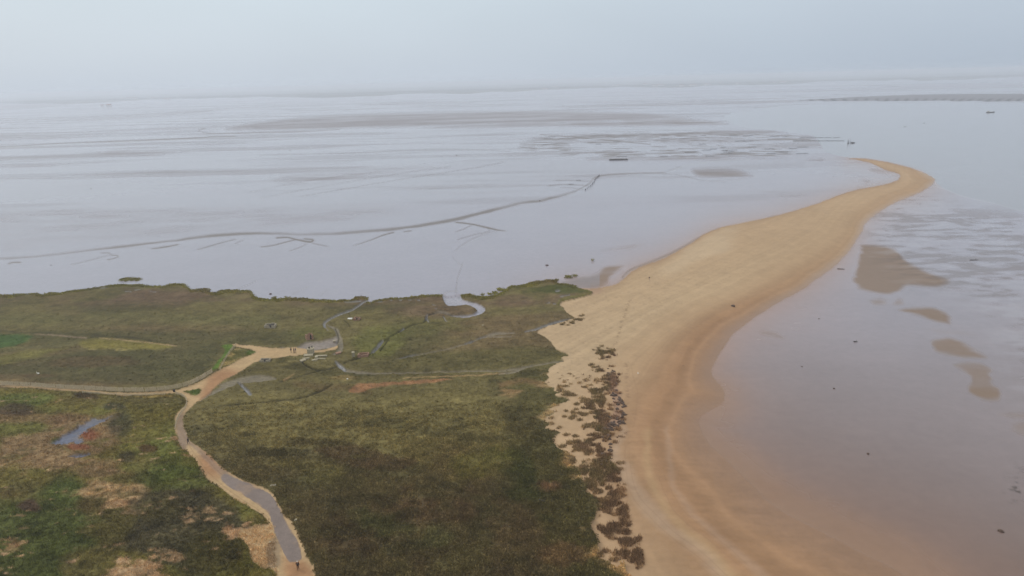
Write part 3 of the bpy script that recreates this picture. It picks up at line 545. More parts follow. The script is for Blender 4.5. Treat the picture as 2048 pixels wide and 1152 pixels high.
# ------------------------------------------------------------------ materials
def mat(name):
    m = bpy.data.materials.new(name); m.use_nodes = True
    t = m.node_tree; return m, t, t.nodes['Principled BSDF']
def ground_mat(name, rough=0.95, fine=0.18, fscale=1.6, bump=0.25, bscale=1.2, wetrough=0.16, ior=1.36, stretch=(1, 1, 1)):
    m, t, p = mat(name); n = t.nodes.new; l = t.links.new
    a = n('ShaderNodeAttribute'); a.attribute_name = 'Col'
    wa = n('ShaderNodeAttribute'); wa.attribute_name = 'wet'
    g = n('ShaderNodeNewGeometry'); mp = n('ShaderNodeMapping'); mp.inputs['Scale'].default_value = stretch; l(g.outputs['Position'], mp.inputs[0])
    t1 = n('ShaderNodeTexNoise'); t1.inputs['Scale'].default_value = fscale; t1.inputs['Detail'].default_value = 6; t1.inputs['Roughness'].default_value = .65; l(mp.outputs[0], t1.inputs[0])
    t2 = n('ShaderNodeTexNoise'); t2.inputs['Scale'].default_value = fscale * 0.13; t2.inputs['Detail'].default_value = 5; l(mp.outputs[0], t2.inputs[0])
    r1 = n('ShaderNodeMapRange'); r1.inputs[1].default_value = .3; r1.inputs[2].default_value = .7; r1.inputs[3].default_value = 1 - fine; r1.inputs[4].default_value = 1 + fine; l(t1.outputs[0], r1.inputs[0])
    r2 = n('ShaderNodeMapRange'); r2.inputs[1].default_value = .3; r2.inputs[2].default_value = .7; r2.inputs[3].default_value = 1 - fine * .5; r2.inputs[4].default_value = 1 + fine * .5; l(t2.outputs[0], r2.inputs[0])
    mu = n('ShaderNodeMath'); mu.operation = 'MULTIPLY'; l(r1.outputs[0], mu.inputs[0]); l(r2.outputs[0], mu.inputs[1])
    vs = n('ShaderNodeVectorMath'); vs.operation = 'SCALE'; l(a.outputs['Color'], vs.inputs[0]); l(mu.outputs[0], vs.inputs['Scale']); l(vs.outputs[0], p.inputs['Base Color'])
    rr = n('ShaderNodeMapRange'); rr.inputs[1].default_value = .0; rr.inputs[2].default_value = 1.0; rr.inputs[3].default_value = rough; rr.inputs[4].default_value = wetrough; l(wa.outputs['Fac'], rr.inputs[0]); l(rr.outputs[0], p.inputs['Roughness'])
    sl = n('ShaderNodeMapRange'); sl.inputs[1].default_value = .0; sl.inputs[2].default_value = 1.0; sl.inputs[3].default_value = .12; sl.inputs[4].default_value = .5; l(wa.outputs['Fac'], sl.inputs[0]); l(sl.outputs[0], p.inputs['Specular IOR Level'])
    p.inputs['IOR'].default_value = ior
    b = n('ShaderNodeBump'); b.inputs['Distance'].default_value = .3
    bs = n('ShaderNodeMapRange'); bs.inputs[3].default_value = bump; bs.inputs[4].default_value = bump * .06; l(wa.outputs['Fac'], bs.inputs[0]); l(bs.outputs[0], b.inputs['Strength'])
    t3 = n('ShaderNodeTexNoise'); t3.inputs['Scale'].default_value = bscale; t3.inputs['Detail'].default_value = 5; l(mp.outputs[0], t3.inputs[0]); l(t3.outputs[0], b.inputs['Height']); l(b.outputs[0], p.inputs['Normal'])
    return m
M_flat = ground_mat('wet_mud', .8, .05, .35, .25, .5, .15, 1.42)
M_sand = ground_mat('beach_sand', .95, .06, .8, .12, 1.2, .25)
M_marsh = ground_mat('marsh_soil_and_turf', 1, .3, 1.1, .8, 1.4, .14)
M_mead = ground_mat('meadow_turf', 1, .3, 1.5, .8, 1.8, .12)
M_path = ground_mat('trodden_sand', 1, .12, 1.2, .2, 2, .3)
M_road = ground_mat('worn_tarmac', .9, .12, 3, .15, 5, .3)
M_water = ground_mat('estuary_water', .5, .03, .02, 1.5, .5, .12, 1.34, (1, 2, 1))
M_far = ground_mat('far_land', 1, .2, .01, .2, .02, .3)

def simple_mat(name, c, rough=.85, var=.15, scale=3.0, metal=0):
    m, t, p = mat(name); n = t.nodes.new; l = t.links.new
    g = n('ShaderNodeTexCoord'); t1 = n('ShaderNodeTexNoise'); t1.inputs['Scale'].default_value = scale; t1.inputs['Detail'].default_value = 4; l(g.outputs['Object'], t1.inputs[0])
    r = n('ShaderNodeValToRGB'); c = np.asarray(c, float)
    r.color_ramp.elements[0].position = .3; r.color_ramp.elements[1].position = .7
    r.color_ramp.elements[0].color = (*(c * (1 - var)), 1); r.color_ramp.elements[1].color = (*np.clip(c * (1 + var), 0, 1), 1)
    l(t1.outputs[0], r.inputs[0]); l(r.outputs[0], p.inputs['Base Color']); p.inputs['Roughness'].default_value = rough; p.inputs['Metallic'].default_value = metal
    return m
def attr_mat(name, rough=.9):
    m, t, p = mat(name); a = t.nodes.new('ShaderNodeAttribute'); a.attribute_name = 'Col'
    g = t.nodes.new('ShaderNodeNewGeometry'); t1 = t.nodes.new('ShaderNodeTexNoise'); t1.inputs['Scale'].default_value = 4; t.links.new(g.outputs['Position'], t1.inputs[0])
    r1 = t.nodes.new('ShaderNodeMapRange'); r1.inputs[1].default_value = .3; r1.inputs[2].default_value = .7; r1.inputs[3].default_value = .8; r1.inputs[4].default_value = 1.2; t.links.new(t1.outputs[0], r1.inputs[0])
    vs = t.nodes.new('ShaderNodeVectorMath'); vs.operation = 'SCALE'; t.links.new(a.outputs['Color'], vs.inputs[0]); t.links.new(r1.outputs[0], vs.inputs['Scale']); t.links.new(vs.outputs[0], p.inputs['Base Color'])
    p.inputs['Roughness'].default_value = rough; p.inputs['Specular IOR Level'].default_value = .15
    return m

# ------------------------------------------------------------------ cut the height field into the kinds of ground
cls = np.zeros(NV, np.int8)                      # 0 tidal flat
cls[mW] = 1; cls[inSand] = 2; cls[inMarsh] = 3; cls[isMead] = 4; cls[isPath] = 5; cls[isRoad] = 6; cls[isLand] = 7
cls2 = cls.reshape(NR, NA)
P3 = np.stack([X, Y, Z], 1).reshape(NR, NA, 3)
dA = np.zeros_like(P3); dR = np.zeros_like(P3)
dA[:, 1:-1] = P3[:, 2:] - P3[:, :-2]; dA[:, 0] = P3[:, 1] - P3[:, 0]; dA[:, -1] = P3[:, -1] - P3[:, -2]
dR[1:-1] = P3[2:] - P3[:-2]; dR[0] = P3[1] - P3[0]; dR[-1] = P3[-1] - P3[-2]
NRM = np.cross(dA, dR); NRM *= np.sign(NRM[..., 2:3]); NRM /= np.linalg.norm(NRM, axis=2, keepdims=True)
NRM = NRM.reshape(-1, 3)
idx = np.arange(NV).reshape(NR, NA)
Q = np.stack([idx[:-1, :-1], idx[1:, :-1], idx[1:, 1:], idx[:-1, 1:]], -1).reshape(-1, 4)
qc = cls2[:-1, :-1].ravel()
def make_mesh(name, verts, faces_flat, loopn, mats, colr=None, wetv=None, normals=None, smooth=True):
    me = bpy.data.meshes.new(name)
    me.vertices.add(len(verts)); me.vertices.foreach_set('co', np.asarray(verts, np.float32).ravel())
    nf = len(faces_flat) // loopn
    me.loops.add(len(faces_flat)); me.loops.foreach_set('vertex_index', np.asarray(faces_flat, np.int32))
    me.polygons.add(nf); me.polygons.foreach_set('loop_start', np.arange(0, nf * loopn, loopn, dtype=np.int32))
    me.update(calc_edges=True)
    if smooth: me.polygons.foreach_set('use_smooth', np.ones(nf, bool))
    if colr is not None:
        a = me.attributes.new('Col', 'FLOAT_COLOR', 'POINT'); a.data.foreach_set('color', np.concatenate([colr, np.ones((len(colr), 1))], 1).astype(np.float32).ravel())
    if wetv is not None:
        a = me.attributes.new('wet', 'FLOAT', 'POINT'); a.data.foreach_set('value', wetv.astype(np.float32))
    if normals is not None: me.normals_split_custom_set_from_vertices(normals)
    me.materials.append(mats)
    o = bpy.data.objects.new(name, me); C.objects.link(o); return o
names = {0: ('tidal_flat', M_flat), 1: ('water', M_water), 2: ('beach', M_sand), 3: ('salt_marsh', M_marsh), 4: ('meadow', M_mead), 5: ('path', M_path), 6: ('road', M_road), 7: ('far_shore', M_far)}
desc = {0: ('wet grey tidal mud flat crossed by creeks, reaching to the haze', 'mud flat'), 1: ('smooth grey estuary water beyond the tip of the sand spit', 'water'), 2: ('orange sand spit curving out into the wet flats', 'beach'),
        3: ('olive brown salt marsh between mud flat and beach', 'salt marsh'), 4: ('green and straw coloured meadow with blue ponds at lower left', 'meadow'), 5: ('pale sandy path winding up from the bottom edge', 'path'),
        6: ('grey tarmac stretch of the winding path', 'road'), 7: ('low hazy land along the far horizon', 'land')}
for k, (nm, mt) in names.items():
    f = Q[qc == k]; u, inv = np.unique(f, return_inverse=True)
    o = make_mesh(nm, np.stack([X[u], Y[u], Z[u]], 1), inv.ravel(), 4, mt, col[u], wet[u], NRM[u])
    o['kind'] = 'structure'; o['label'], o['category'] = desc[k]
# everything under and around: a plain sheet to the horizon
bm = bmesh.new(); bmesh.ops.create_circle(bm, cap_ends=True, segments=96, radius=42000)
me = bpy.data.meshes.new('ground'); bm.to_mesh(me); bm.free(); me.materials.append(simple_mat('bare_mud', lin((120, 112, 104)), .5, .1, .002))
o = bpy.data.objects.new('ground', me); o.location.z = -1.2; C.objects.link(o); o['kind'] = 'structure'; o['label'] = 'flat grey ground reaching the horizon'; o['category'] = 'ground'

KD_cols = AZ
def gz(x, y):
    """height of the ground at a point"""
    r = math.hypot(x, y); a = math.atan2(x, y)
    i = int(np.clip(np.searchsorted(-RAD, -r), 0, NR - 1)) if RAD[0] < RAD[-1] else int(np.clip(np.searchsorted(-RAD, -r), 0, NR - 1))
    j = int(np.clip(np.searchsorted(AZ, a), 0, NA - 1))
    return float(Z[i * NA + j])
def gat(px, py):
    p = at(px, py, ZREF)
    for _ in range(3): p = at(px, py, gz(p.x, p.y))
    return p

# OBJECTS_BEGIN
rnd = random.Random(7)
def tag(o, label, cat, group=None, kind=None):
    o['label'] = label; o['category'] = cat
    if group: o['group'] = group
    if kind: o['kind'] = kind
    return o
def empty(name, loc, rz=0.0):
    o = bpy.data.objects.new(name, None); C.objects.link(o); o.location = loc; o.rotation_euler = (0, 0, rz); o.empty_display_size = .3
    return o
def mobj(name, bm, m, parent=None, smooth=False):
    me = bpy.data.meshes.new(name); bm.to_mesh(me); bm.free(); me.materials.append(m)
    if smooth: me.polygons.foreach_set('use_smooth', [True] * len(me.polygons))
    o = bpy.data.objects.new(name, me); C.objects.link(o); o.parent = parent
    return o
def bx(bm, c, s, rz=0.0, rx=0.0, ry=0.0, jit=0.0):
    M = Matrix.Translation(c) @ Matrix.Rotation(rz, 4, 'Z') @ Matrix.Rotation(ry, 4, 'Y') @ Matrix.Rotation(rx, 4, 'X') @ Matrix.Diagonal((*s, 1))
    r = bmesh.ops.create_cube(bm, size=1, matrix=M)
    if jit:
        for v in r['verts']: v.co += Vector((rnd.uniform(-jit, jit), rnd.uniform(-jit, jit), rnd.uniform(-jit, jit)))
    return r['verts']
def rod(bm, a, b, ra, rb=None, seg=7):
    a = Vector(a); b = Vector(b); d = b - a; q = d.to_track_quat('Z', 'Y').to_matrix().to_4x4()
    bmesh.ops.create_cone(bm, cap_ends=True, segments=seg, radius1=ra, radius2=ra if rb is None else rb, depth=d.length, matrix=Matrix.Translation((a + b) / 2) @ q)
def blob(bm, c, s, sub=2, amp=.18, seed=0, rz=0):
    r = bmesh.ops.create_icosphere(bm, subdivisions=sub, radius=1, matrix=Matrix.Identity(4)); R = random.Random(seed)
    off = Vector((R.uniform(0, 50), R.uniform(0, 50), R.uniform(0, 50)))
    from mathutils import noise
    for v in r['verts']:
        v.co *= 1 + amp * noise.noise(v.co * 1.7 + off) * 2
        p = Matrix.Rotation(rz, 3, 'Z') @ Vector((v.co.x * s[0], v.co.y * s[1], v.co.z * s[2])); v.co = p + Vector(c)
def copy_tree(o, parent=None):
    c = o.copy(); C.objects.link(c); c.parent = parent
    for ch in list(o.children): copy_tree(ch, c)
    return c

M_wood = simple_mat('weathered_wood', A(196, 182, 154), .9, .25, 6); M_dwood = simple_mat('dark_wet_wood', A(58, 52, 46), .6, .3, 5)
M_conc = simple_mat('old_concrete', A(158, 148, 128), .95, .22, 3); M_brick = simple_mat('crumbling_brick', A(150, 118, 98), .95, .25, 4)
M_pale = simple_mat('bleached_concrete', A(166, 156, 132), .9, .15, 3); M_dark = simple_mat('dark_interior', A(46, 42, 38), .9, .2, 3)
M_stone = simple_mat('dark_shore_rock', A(92, 74, 62), .9, .3, 3); M_white = simple_mat('white_paint', A(222, 222, 216), .6, .06, 4)
M_skin = simple_mat('skin', A(188, 140, 112), .6, .05, 20); M_black = simple_mat('black_cloth', A(30, 27, 30), .95, .2, 12); M_plum = simple_mat('plum_cloth', A(84, 66, 92), .9, .15, 12)
M_brown = simple_mat('brown_trousers', A(96, 62, 36), .9, .15, 12); M_jean = simple_mat('dark_trousers', A(44, 42, 50), .9, .15, 12); M_beige = simple_mat('pale_trousers', A(176, 156, 136), .9, .1, 12)
M_hair = simple_mat('brown_hair', A(52, 38, 28), .8, .2, 30); M_shoe = simple_mat('dark_shoes', A(36, 30, 26), .7, .2, 20); M_eye = simple_mat('eye', A(24, 20, 18), .3, .1, 20)
M_bird = simple_mat('white_feathers', A(238, 238, 232), .8, .04, 10); M_beak = simple_mat('yellow_beak', A(190, 150, 60), .6, .1, 10)
M_roof = simple_mat('orange_tiles', A(150, 104, 84), .9, .1, .4); M_house = simple_mat('white_render', A(250, 248, 244), .8, .03, .3); M_weed = simple_mat('dark_seaweed', A(58, 46, 34), .8, .3, 6)

# ---- people
def skin_mesh(name, joints, links, m, parent, lv=1, root=0):
    me = bpy.data.meshes.new(name); me.from_pydata([j[0] for j in joints], links, []); me.update()
    o = bpy.data.objects.new(name, me); C.objects.link(o)
    sk = o.modifiers.new('skin', 'SKIN'); sk.use_smooth_shade = True
    su = o.modifiers.new('sub', 'SUBSURF'); su.levels = lv; su.render_levels = lv
    if not me.skin_vertices: me.skin_vertices.new() if hasattr(me.skin_vertices, 'new') else None
    for i, (p, r) in enumerate(joints):
        sv = me.skin_vertices[0].data[i]; sv.radius = (r, r) if np.isscalar(r) else r; sv.use_root = (i == root)
    dg = bpy.context.evaluated_depsgraph_get(); dg.update()
    m2 = bpy.data.meshes.new_from_object(o.evaluated_get(dg)); m2.name = name; m2.materials.clear(); m2.materials.append(m)
    bpy.data.objects.remove(o); bpy.data.meshes.remove(me)
    o = bpy.data.objects.new(name, m2); C.objects.link(o); o.parent = parent
    return o
def person(px, py, face, label, coat, legs, hair=M_hair, stride=.2, coat_len=0.0, cap=None, bag=None, hgt=1.72, arm=.1):
    p = gat(px, py); t = empty('person', p, face); tag(t, label, 'person'); t.scale = (hgt / 1.72,) * 3
    j = []; l = []
    def a(co, r, par=None):
        j.append((co, r)); n = len(j) - 1
        if par is not None: l.append((par, n))
        return n
    pel = a((0, 0, .95), (.14, .11)); sp = a((0, 0, 1.14), (.125, .095), pel); ch = a((0, 0, 1.34), (.15, .105), sp); nk = a((0, .01, 1.49), .052, ch)
    hd = a((0, .02, 1.585), (.075, .09), nk); a((0, .015, 1.665), (.07, .085), hd)
    a((0, .112, 1.575), .014, hd)                                  # nose
    J = {}
    for s in (-1, 1):
        sh = a((s * .175, 0, 1.42), .058, ch); sw = -s * arm
        el = a((s * .235, sw - .02, 1.15), .043, sh); wr = a((s * .24, sw * 1.7 + .06, .92), .029, el); pm = a((s * .24, sw * 1.8 + .08, .85), (.036, .02), wr)
        for k, (dx, ln) in enumerate(((-.027, .062), (-.009, .075), (.009, .078), (.026, .066))):
            f1 = a((s * .24 - s * dx * .6, sw * 1.8 + .085 + dx, .85 - ln * .7), .009, pm); a((s * .225 - s * dx * .6, sw * 1.8 + .10 + dx, .85 - ln * 1.35), .008, f1)
        th = a((s * .215, sw * 1.8 + .115, .845), .010, pm); a((s * .205, sw * 1.8 + .13, .815), .009, th)
        hp = a((s * .09, 0, .9), .092, pel); f = s * stride
        kn = a((s * .095, f * .55 + .03, .49), .06, hp); an = a((s * .1, f, .09 + (.05 if f < 0 else 0)), .038, kn); a((s * .11, f + .15, .04), (.04, .03), an)
        J[s] = dict(sh=(s * .175, 0, 1.42), el=(s * .235, sw - .02, 1.15), wr=(s * .24, sw * 1.7 + .055, .935), hp=(s * .09, 0, .9), kn=(s * .095, f * .55 + .03, .49), an=(s * .1, f, .12 + (.05 if f < 0 else 0)), f=f)
    skin_mesh('body', j, l, M_skin, t)
    cj = [((0, 0, .92 - coat_len), (.175, .14)), ((0, 0, 1.14), (.15, .12)), ((0, 0, 1.34), (.175, .13)), ((0, .005, 1.455), (.075, .075))]; cl = [(0, 1), (1, 2), (2, 3)]
    for s in (-1, 1):
        n = len(cj); q = J[s]; cj += [(q['sh'], .075), (q['el'], .06), (q['wr'], .045)]; cl += [(2, n), (n, n + 1), (n + 1, n + 2)]
    skin_mesh('jacket', cj, cl, coat, t)
    tj = [((0, 0, .97), (.15, .12))]; tl = []
    for s in (-1, 1):
        n = len(tj); q = J[s]; tj += [(q['hp'], .105), (q['kn'], .075), (q['an'], .055)]; tl += [(0, n), (n, n + 1), (n + 1, n + 2)]
    skin_mesh('trousers', tj, tl, legs, t)
    bm = bmesh.new(); blob(bm, (0, -.002, 1.655), (.088, .104, .085), 2, .05, 3); mobj('hair' if not cap else 'hat', bm, cap or hair, t, True)
    for s in (-1, 1):
        bm = bmesh.new(); blob(bm, (s * .033, .1, 1.605), (.011, .008, .009), 1, 0); mobj('eye', bm, M_eye, t, True)
        bm = bmesh.new(); blob(bm, (s * .108, J[s]['f'] + .07, .05 + (.05 if J[s]['f'] < 0 else 0)), (.05, .135, .05), 2, .05, 5); mobj('shoe', bm, M_shoe, t, True)
    if bag:
        bm = bmesh.new(); bx(bm, (0, -.2, 1.25), (.28, .16, .42)); bmesh.ops.bevel(bm, geom=bm.edges[:], offset=.05, segments=2, affect='EDGES')
        b = mobj('backpack', bm, bag, None, True); b.parent = None; b.matrix_world = Matrix.Translation(p) @ Matrix.Rotation(face, 4, 'Z'); tag(b, 'dark backpack worn by the walker at the bottom of the path', 'backpack')
    return t
person(596.5, 1139.5, .3, 'person in white cap and dark coat walking at the bottom end of the path', M_black, M_brown, cap=M_white, bag=M_jean, hgt=1.9, coat_len=.12)
person(377, 887.5, 2.9, 'person dressed in black walking alone where the grey path edge narrows', M_black, M_jean, coat_len=.1)
person(582.5, 705, 1.2, 'leftmost of three people on the sandy path, all in black', M_black, M_jean, coat_len=.1, stride=.12)
person(588.3, 706, -1.0, 'middle one of three people standing close together, dark coat', M_black, M_jean, coat_len=.15, stride=.1, hgt=1.85)
person(591.5, 705.3, 2.6, 'rightmost of three people on the sandy path, in plum jacket', M_plum, M_beige, stride=.1, hgt=1.75)
person(1298.5, 560.5, .6, 'person in dark jacket and pale trousers walking on the sand spit', M_black, M_beige, coat_len=.1)

# ---- a litter bin where the paths meet
p = gat(348.5, 783.5); t = empty('litter_bin', p); tag(t, 'black litter bin at the fork where two sandy paths meet', 'litter bin')
bm = bmesh.new(); rod(bm, (0, 0, 0), (0, 0, .62), .27, .33, 14); mobj('bin_body', bm, M_black, t)
bm = bmesh.new(); rod(bm, (0, 0, .62), (0, 0, .70), .36, .28, 14); mobj('lid', bm, M_jean, t)

# ---- paling fences
def fence(pts, label, h=1.25, step=3.0, gap=.15, lean=.03):
    P = [gat(*q) for q in smooth_line(pts, 6)]
    acc = [0.0]
    for i in range(1, len(P)): acc.append(acc[-1] + (P[i].xy - P[i - 1].xy).length)
    tot = acc[-1]; n = max(2, round(tot / step))
    def along(s):
        s = min(max(s, 0), tot); i = max(1, min(len(P) - 1, int(np.searchsorted(acc, s)))); u = (s - acc[i - 1]) / max(1e-6, acc[i] - acc[i - 1]); q = P[i - 1].lerp(P[i], u); q.z = gz(q.x, q.y) - .05; return q
    o0 = along(0); t = empty('paling_fence', o0); tag(t, label, 'fence')
    for k in range(n + 1):
        q = along(tot * k / n) - o0; bm = bmesh.new(); rod(bm, q, q + Vector((rnd.uniform(-.04, .04), rnd.uniform(-.04, .04), h * 1.12)), .06, .05); mobj('post', bm, M_wood, t)
    for k in range(n):
        bm = bmesh.new(); s0 = tot * k / n; s1 = tot * (k + 1) / n; m = int((s1 - s0) / gap)
        a0 = along(s0) - o0; a1 = along(s1) - o0
        for z in (.3, .95): rod(bm, a0 + Vector((0, 0, h * z)), a1 + Vector((0, 0, h * z)), .018, .018, 4)
        for i in range(m):
            if rnd.random() < .03: continue
            q = along(s0 + (i + .5) * (s1 - s0) / m) - o0; d = a1 - a0
            bx(bm, q + Vector((0, 0, h * .5)), (.085, .025, h * rnd.uniform(.9, 1.06)), math.atan2(d.y, d.x), rnd.uniform(-lean, lean), rnd.uniform(-lean, lean))
        mobj('paling_panel', bm, M_wood, t)
    return t
fence([(-40, 769), (0, 770), (60, 773), (120, 777), (180, 780), (240, 783), (290, 783), (340, 779), (375, 771), (402, 759), (425, 745)], 'long pale paling fence running beside the straight sandy trail', 1.4, gap=.13, step=3.2)
fence([(440, 741), (447, 727), (456, 711), (467, 697), (472, 692)], 'short fence climbing beside the bright green strip', 1.0, 3.5, .3)
fence([(352, 788), (366, 793), (374, 802), (372, 815), (360, 830), (353, 846), (351, 858)], 'curved low fence round the meadow corner at the path fork', .9, 2.5, .22)
fence([(165, 785.5), (200, 788), (250, 791), (290, 790.5), (330, 789.5)], 'low paling edge between the sandy trail and the meadow', .6, 3, .2)

# ---- ruins of the old huts and basins in the marsh
def ruin(px, py, w, d, h, rz, label, m=M_conc, m2=None, gap=True, seed=1, slab=True):
    global rnd
    p = gat(px, py); t = empty('ruined_hut', p - Vector((0, 0, .15)), rz); tag(t, label, 'ruin', 'ruined huts in the marsh'); rnd = random.Random(seed); th = .28
    for nm, c, s in (('front_wall', (0, -d / 2, 0), (w, th)), ('back_wall', (0, d / 2, 0), (w, th)), ('side_wall', (-w / 2 + th / 2, 0, 0), (th, d - th)), ('side_wall', (w / 2 - th / 2, 0, 0), (th, d - th))):
        bm = bmesh.new(); long_ = max(s); n = max(3, int(long_ / .55))
        for i in range(n):
            hh = h * (1 - .35 * rnd.random() ** 2) + .15
            if gap and nm == 'front_wall' and i == n // 2: hh = .3
            u = (i + .5) / n - .5; x = c[0] + (u * s[0] if s[0] > s[1] else 0); y = c[1] + (u * s[1] if s[1] >= s[0] else 0)
            bx(bm, (x, y, hh / 2), ((s[0] / n + .004 * (i % 2)) if s[0] > s[1] else s[0], (s[1] / n + .004 * (i % 2)) if s[1] >= s[0] else s[1], hh), jit=.015)
        mobj(nm, bm, m, t)
    bm = bmesh.new(); bx(bm, (0, 0, .12), (w - 2 * th, d - 2 * th, .2)); mobj('floor_slab', bm, m2 or M_dark, t)
    if slab:
        bm = bmesh.new(); bx(bm, (w * .12, d * .1, h * .55), (w * .55, d * .5, .14), .2, .25, .1, .03); mobj('fallen_slab', bm, M_dark, t)
    return t
ruin(541, 654, 3.8, 2.6, 1.1, .1, 'low roofless concrete hut alone in the far marsh, left of the others', M_conc, seed=3)
ruin(619, 678, 2.3, 2.2, 1.9, .5, 'stubby brown masonry stump beside the grey mud pool', M_brick, seed=5)
ruin(727, 712, 3.4, 2.0, .9, .0, 'low pinkish brick basin astride the dark ditch', M_brick, M_conc, False, 7, False)
ruin(531, 722.5, 3.2, 1.8, .8, .1, 'grey concrete remains at the near edge of the sandy path', M_conc, seed=9)
ruin(714, 639.5, 2.4, 1.8, .9, -.2, 'small brown hut ruin next to a white panel', M_brick, seed=11)
# the pale tank, its platform and the slabs round it
p = gat(622, 706.5); t = empty('water_tank', p); tag(t, 'pale square concrete tank with dark rusty gear on its top', 'tank')
bm = bmesh.new(); bx(bm, (0, 0, .8), (1.9, 1.8, 1.7)); bmesh.ops.bevel(bm, geom=bm.edges[:], offset=.06, segments=1, affect='EDGES'); mobj('tank_wall', bm, M_pale, t)
bm = bmesh.new(); bx(bm, (0, 0, 1.7), (2.1, 2.0, .14)); mobj('rim', bm, M_pale, t)
bm = bmesh.new(); rod(bm, (-.4, 0, 1.75), (-.4, 0, 2.3), .3, .25); rod(bm, (.5, .1, 1.75), (.55, .1, 2.6), .12, .16); rod(bm, (-.4, 0, 2.1), (.5, .1, 2.2), .05); mobj('valve_gear', bm, M_dwood, t)
def slab(px, py, s, rz, rx, label, m=M_pale, z=0.0, name='concrete_slab', seed=0):
    global rnd
    rnd = random.Random(seed + int(px)); p = gat(px, py); bm = bmesh.new(); bx(bm, (0, 0, s[2] / 2), s, 0, rx, 0, .04)
    n = int(s[0] / .8)
    for k in range(n): bx(bm, (rnd.uniform(-.5, .5) * s[0], rnd.choice((-.6, .6)) * s[1], .05), (.3, .22, .2), rnd.uniform(0, 3), .3, .2, .04)
    bmesh.ops.bevel(bm, geom=bm.edges[:], offset=.02, segments=1, affect='EDGES')
    o = mobj(name, bm, m); o.location = p + Vector((0, 0, z)); o.rotation_euler = (0, 0, rz); tag(o, label, 'slab' if name != 'stone' else 'stone', 'broken concrete round the tank'); return o
slab(643, 713, (3.6, .7, .35), .02, .0, 'long pale beam lying right of the tank', z=.1)
slab(640, 718, (3.6, .5, .3), -.05, .05, 'second pale beam, lying just below the long one')
slab(633, 717, (.9, 1.2, .8), .3, .1, 'upright pale block between the two beams and the tank')
slab(617, 712, (3.0, 1.2, .5), .1, .12, 'broken pale footing at the foot of the tank')
slab(630, 721, (2.0, .6, .4), .5, .1, 'hooked white kerb piece nearest the viewer below the tank')
slab(606, 722, (1.8, .9, .5), .8, .3, 'tilted pale slab at the head of the dark ditch')
slab(612, 718, (2.2, .8, .4), .2, -.2, 'flat pale slab left of the tank footing')
slab(700, 637.5, (1.7, .9, .2), -.1, .1, 'bluish white panel lying in the far marsh grass', M_white)
slab(707, 714, (.9, .8, 1.9), .2, .25, 'leaning whitish stone standing by the dark ditch', M_pale, name='stone')
slab(677, 708, (1.8, .9, .6), .6, .2, 'brown block at the lower end of the muddy causeway', M_brick)
slab(669, 684, (.9, .9, .6), .3, .2, 'dark stump block at the corner of the mud pool', M_conc)
slab(966, 651.5, (.6, .5, .3), .3, .2, 'tiny pale stone in the middle marsh', M_pale, name='stone')
slab(695, 758.5, (.4, .3, .25), .3, .2, 'white stone on the brown bank below the creek', M_white, name='stone')
slab(591, 1041, (.55, .45, .3), .4, .2, 'round pale boulder on the right verge of the tarmac path', M_pale, name='stone')
slab(540, 1085, (.45, .3, .2), 1.2, .2, 'white rubble stone left of the tarmac path', M_pale, name='stone')
slab(546, 971, (1.2, .4, .15), .2, .1, 'flat sandy stone on the outer side of the path bend', M_conc, name='stone')

# ---- birds
def bird(px, py, s, rz, label, cat):
    p = gat(px, py); t = empty('white_bird', p, rz); tag(t, label, cat); t.scale = (s,) * 3
    bm = bmesh.new(); blob(bm, (0, 0, .42), (.13, .26, .14), 2, .06, 2); rod(bm, (0, .2, .48), (0, .26, .68), .05, .035); blob(bm, (0, .28, .72), (.05, .07, .05), 2, 0); mobj('body', bm, M_bird, t, True)
    bm = bmesh.new(); rod(bm, (0, .34, .72), (0, .46, .70), .018, .004); mobj('beak', bm, M_beak, t)
    for q in (-1, 1):
        bm = bmesh.new(); blob(bm, (q * .12, -.05, .44), (.03, .27, .10), 2, .05, 4); mobj('wing', bm, M_bird, t, True)
        bm = bmesh.new(); rod(bm, (q * .05, 0, 0), (q * .05, 0, .34), .012); mobj('leg', bm, M_dwood, t)
bird(77, 750.5, 1.5, 1.4, 'white egret standing in the dark marsh at far left', 'egret')
bird(1276, 748.5, .8, .4, 'white gull standing on the open beach', 'gull')


# ---- wreck, boats and barges
p = gat(1703, 286.5); t = empty('shipwreck', p, .1); tag(t, 'dark wreck with leaning timbers beyond the tip of the spit', 'wreck')
bm = bmesh.new()
for i in range(9):
    a = -1 + i / 4; rod(bm, (1.5 + a * 2.4, -.9 * (1 - a * a * .5), -.2), (1.5 + a * 2.6, -1.3 * (1 - a * a * .5), 1.5 - .6 * abs(a)), .2, .12, 5); rod(bm, (1.5 + a * 2.4, .9 * (1 - a * a * .5), -.2), (1.5 + a * 2.6, 1.3 * (1 - a * a * .5), 1.8 - .7 * abs(a)), .2, .12, 5)
blob(bm, (1.6, 0, .25), (2.8, 1.3, .9), 2, .25, 8); mobj('hull', bm, M_dwood, t)
bm = bmesh.new(); blob(bm, (-4.2, 0, .3), (1.2, .9, .8), 2, .25, 9); mobj('bow_piece', bm, M_dwood, t)
for a, b, r in (((-4.6, 0, .3), (-5.0, .2, 3.6), .3), ((-4.4, 0, 2.2), (-3.2, .1, 3.4), .22), ((-4.4, .1, 3.2), (-4.7, .1, 5.4), .14), ((-2.6, 0, .3), (-1.6, 0, 2.7), .16), ((-.6, 0, .5), (-2.8, .1, 6.0), .1)):
    bm = bmesh.new(); rod(bm, a, b, r, r * .7, 6); mobj('timber', bm, M_dwood, t)
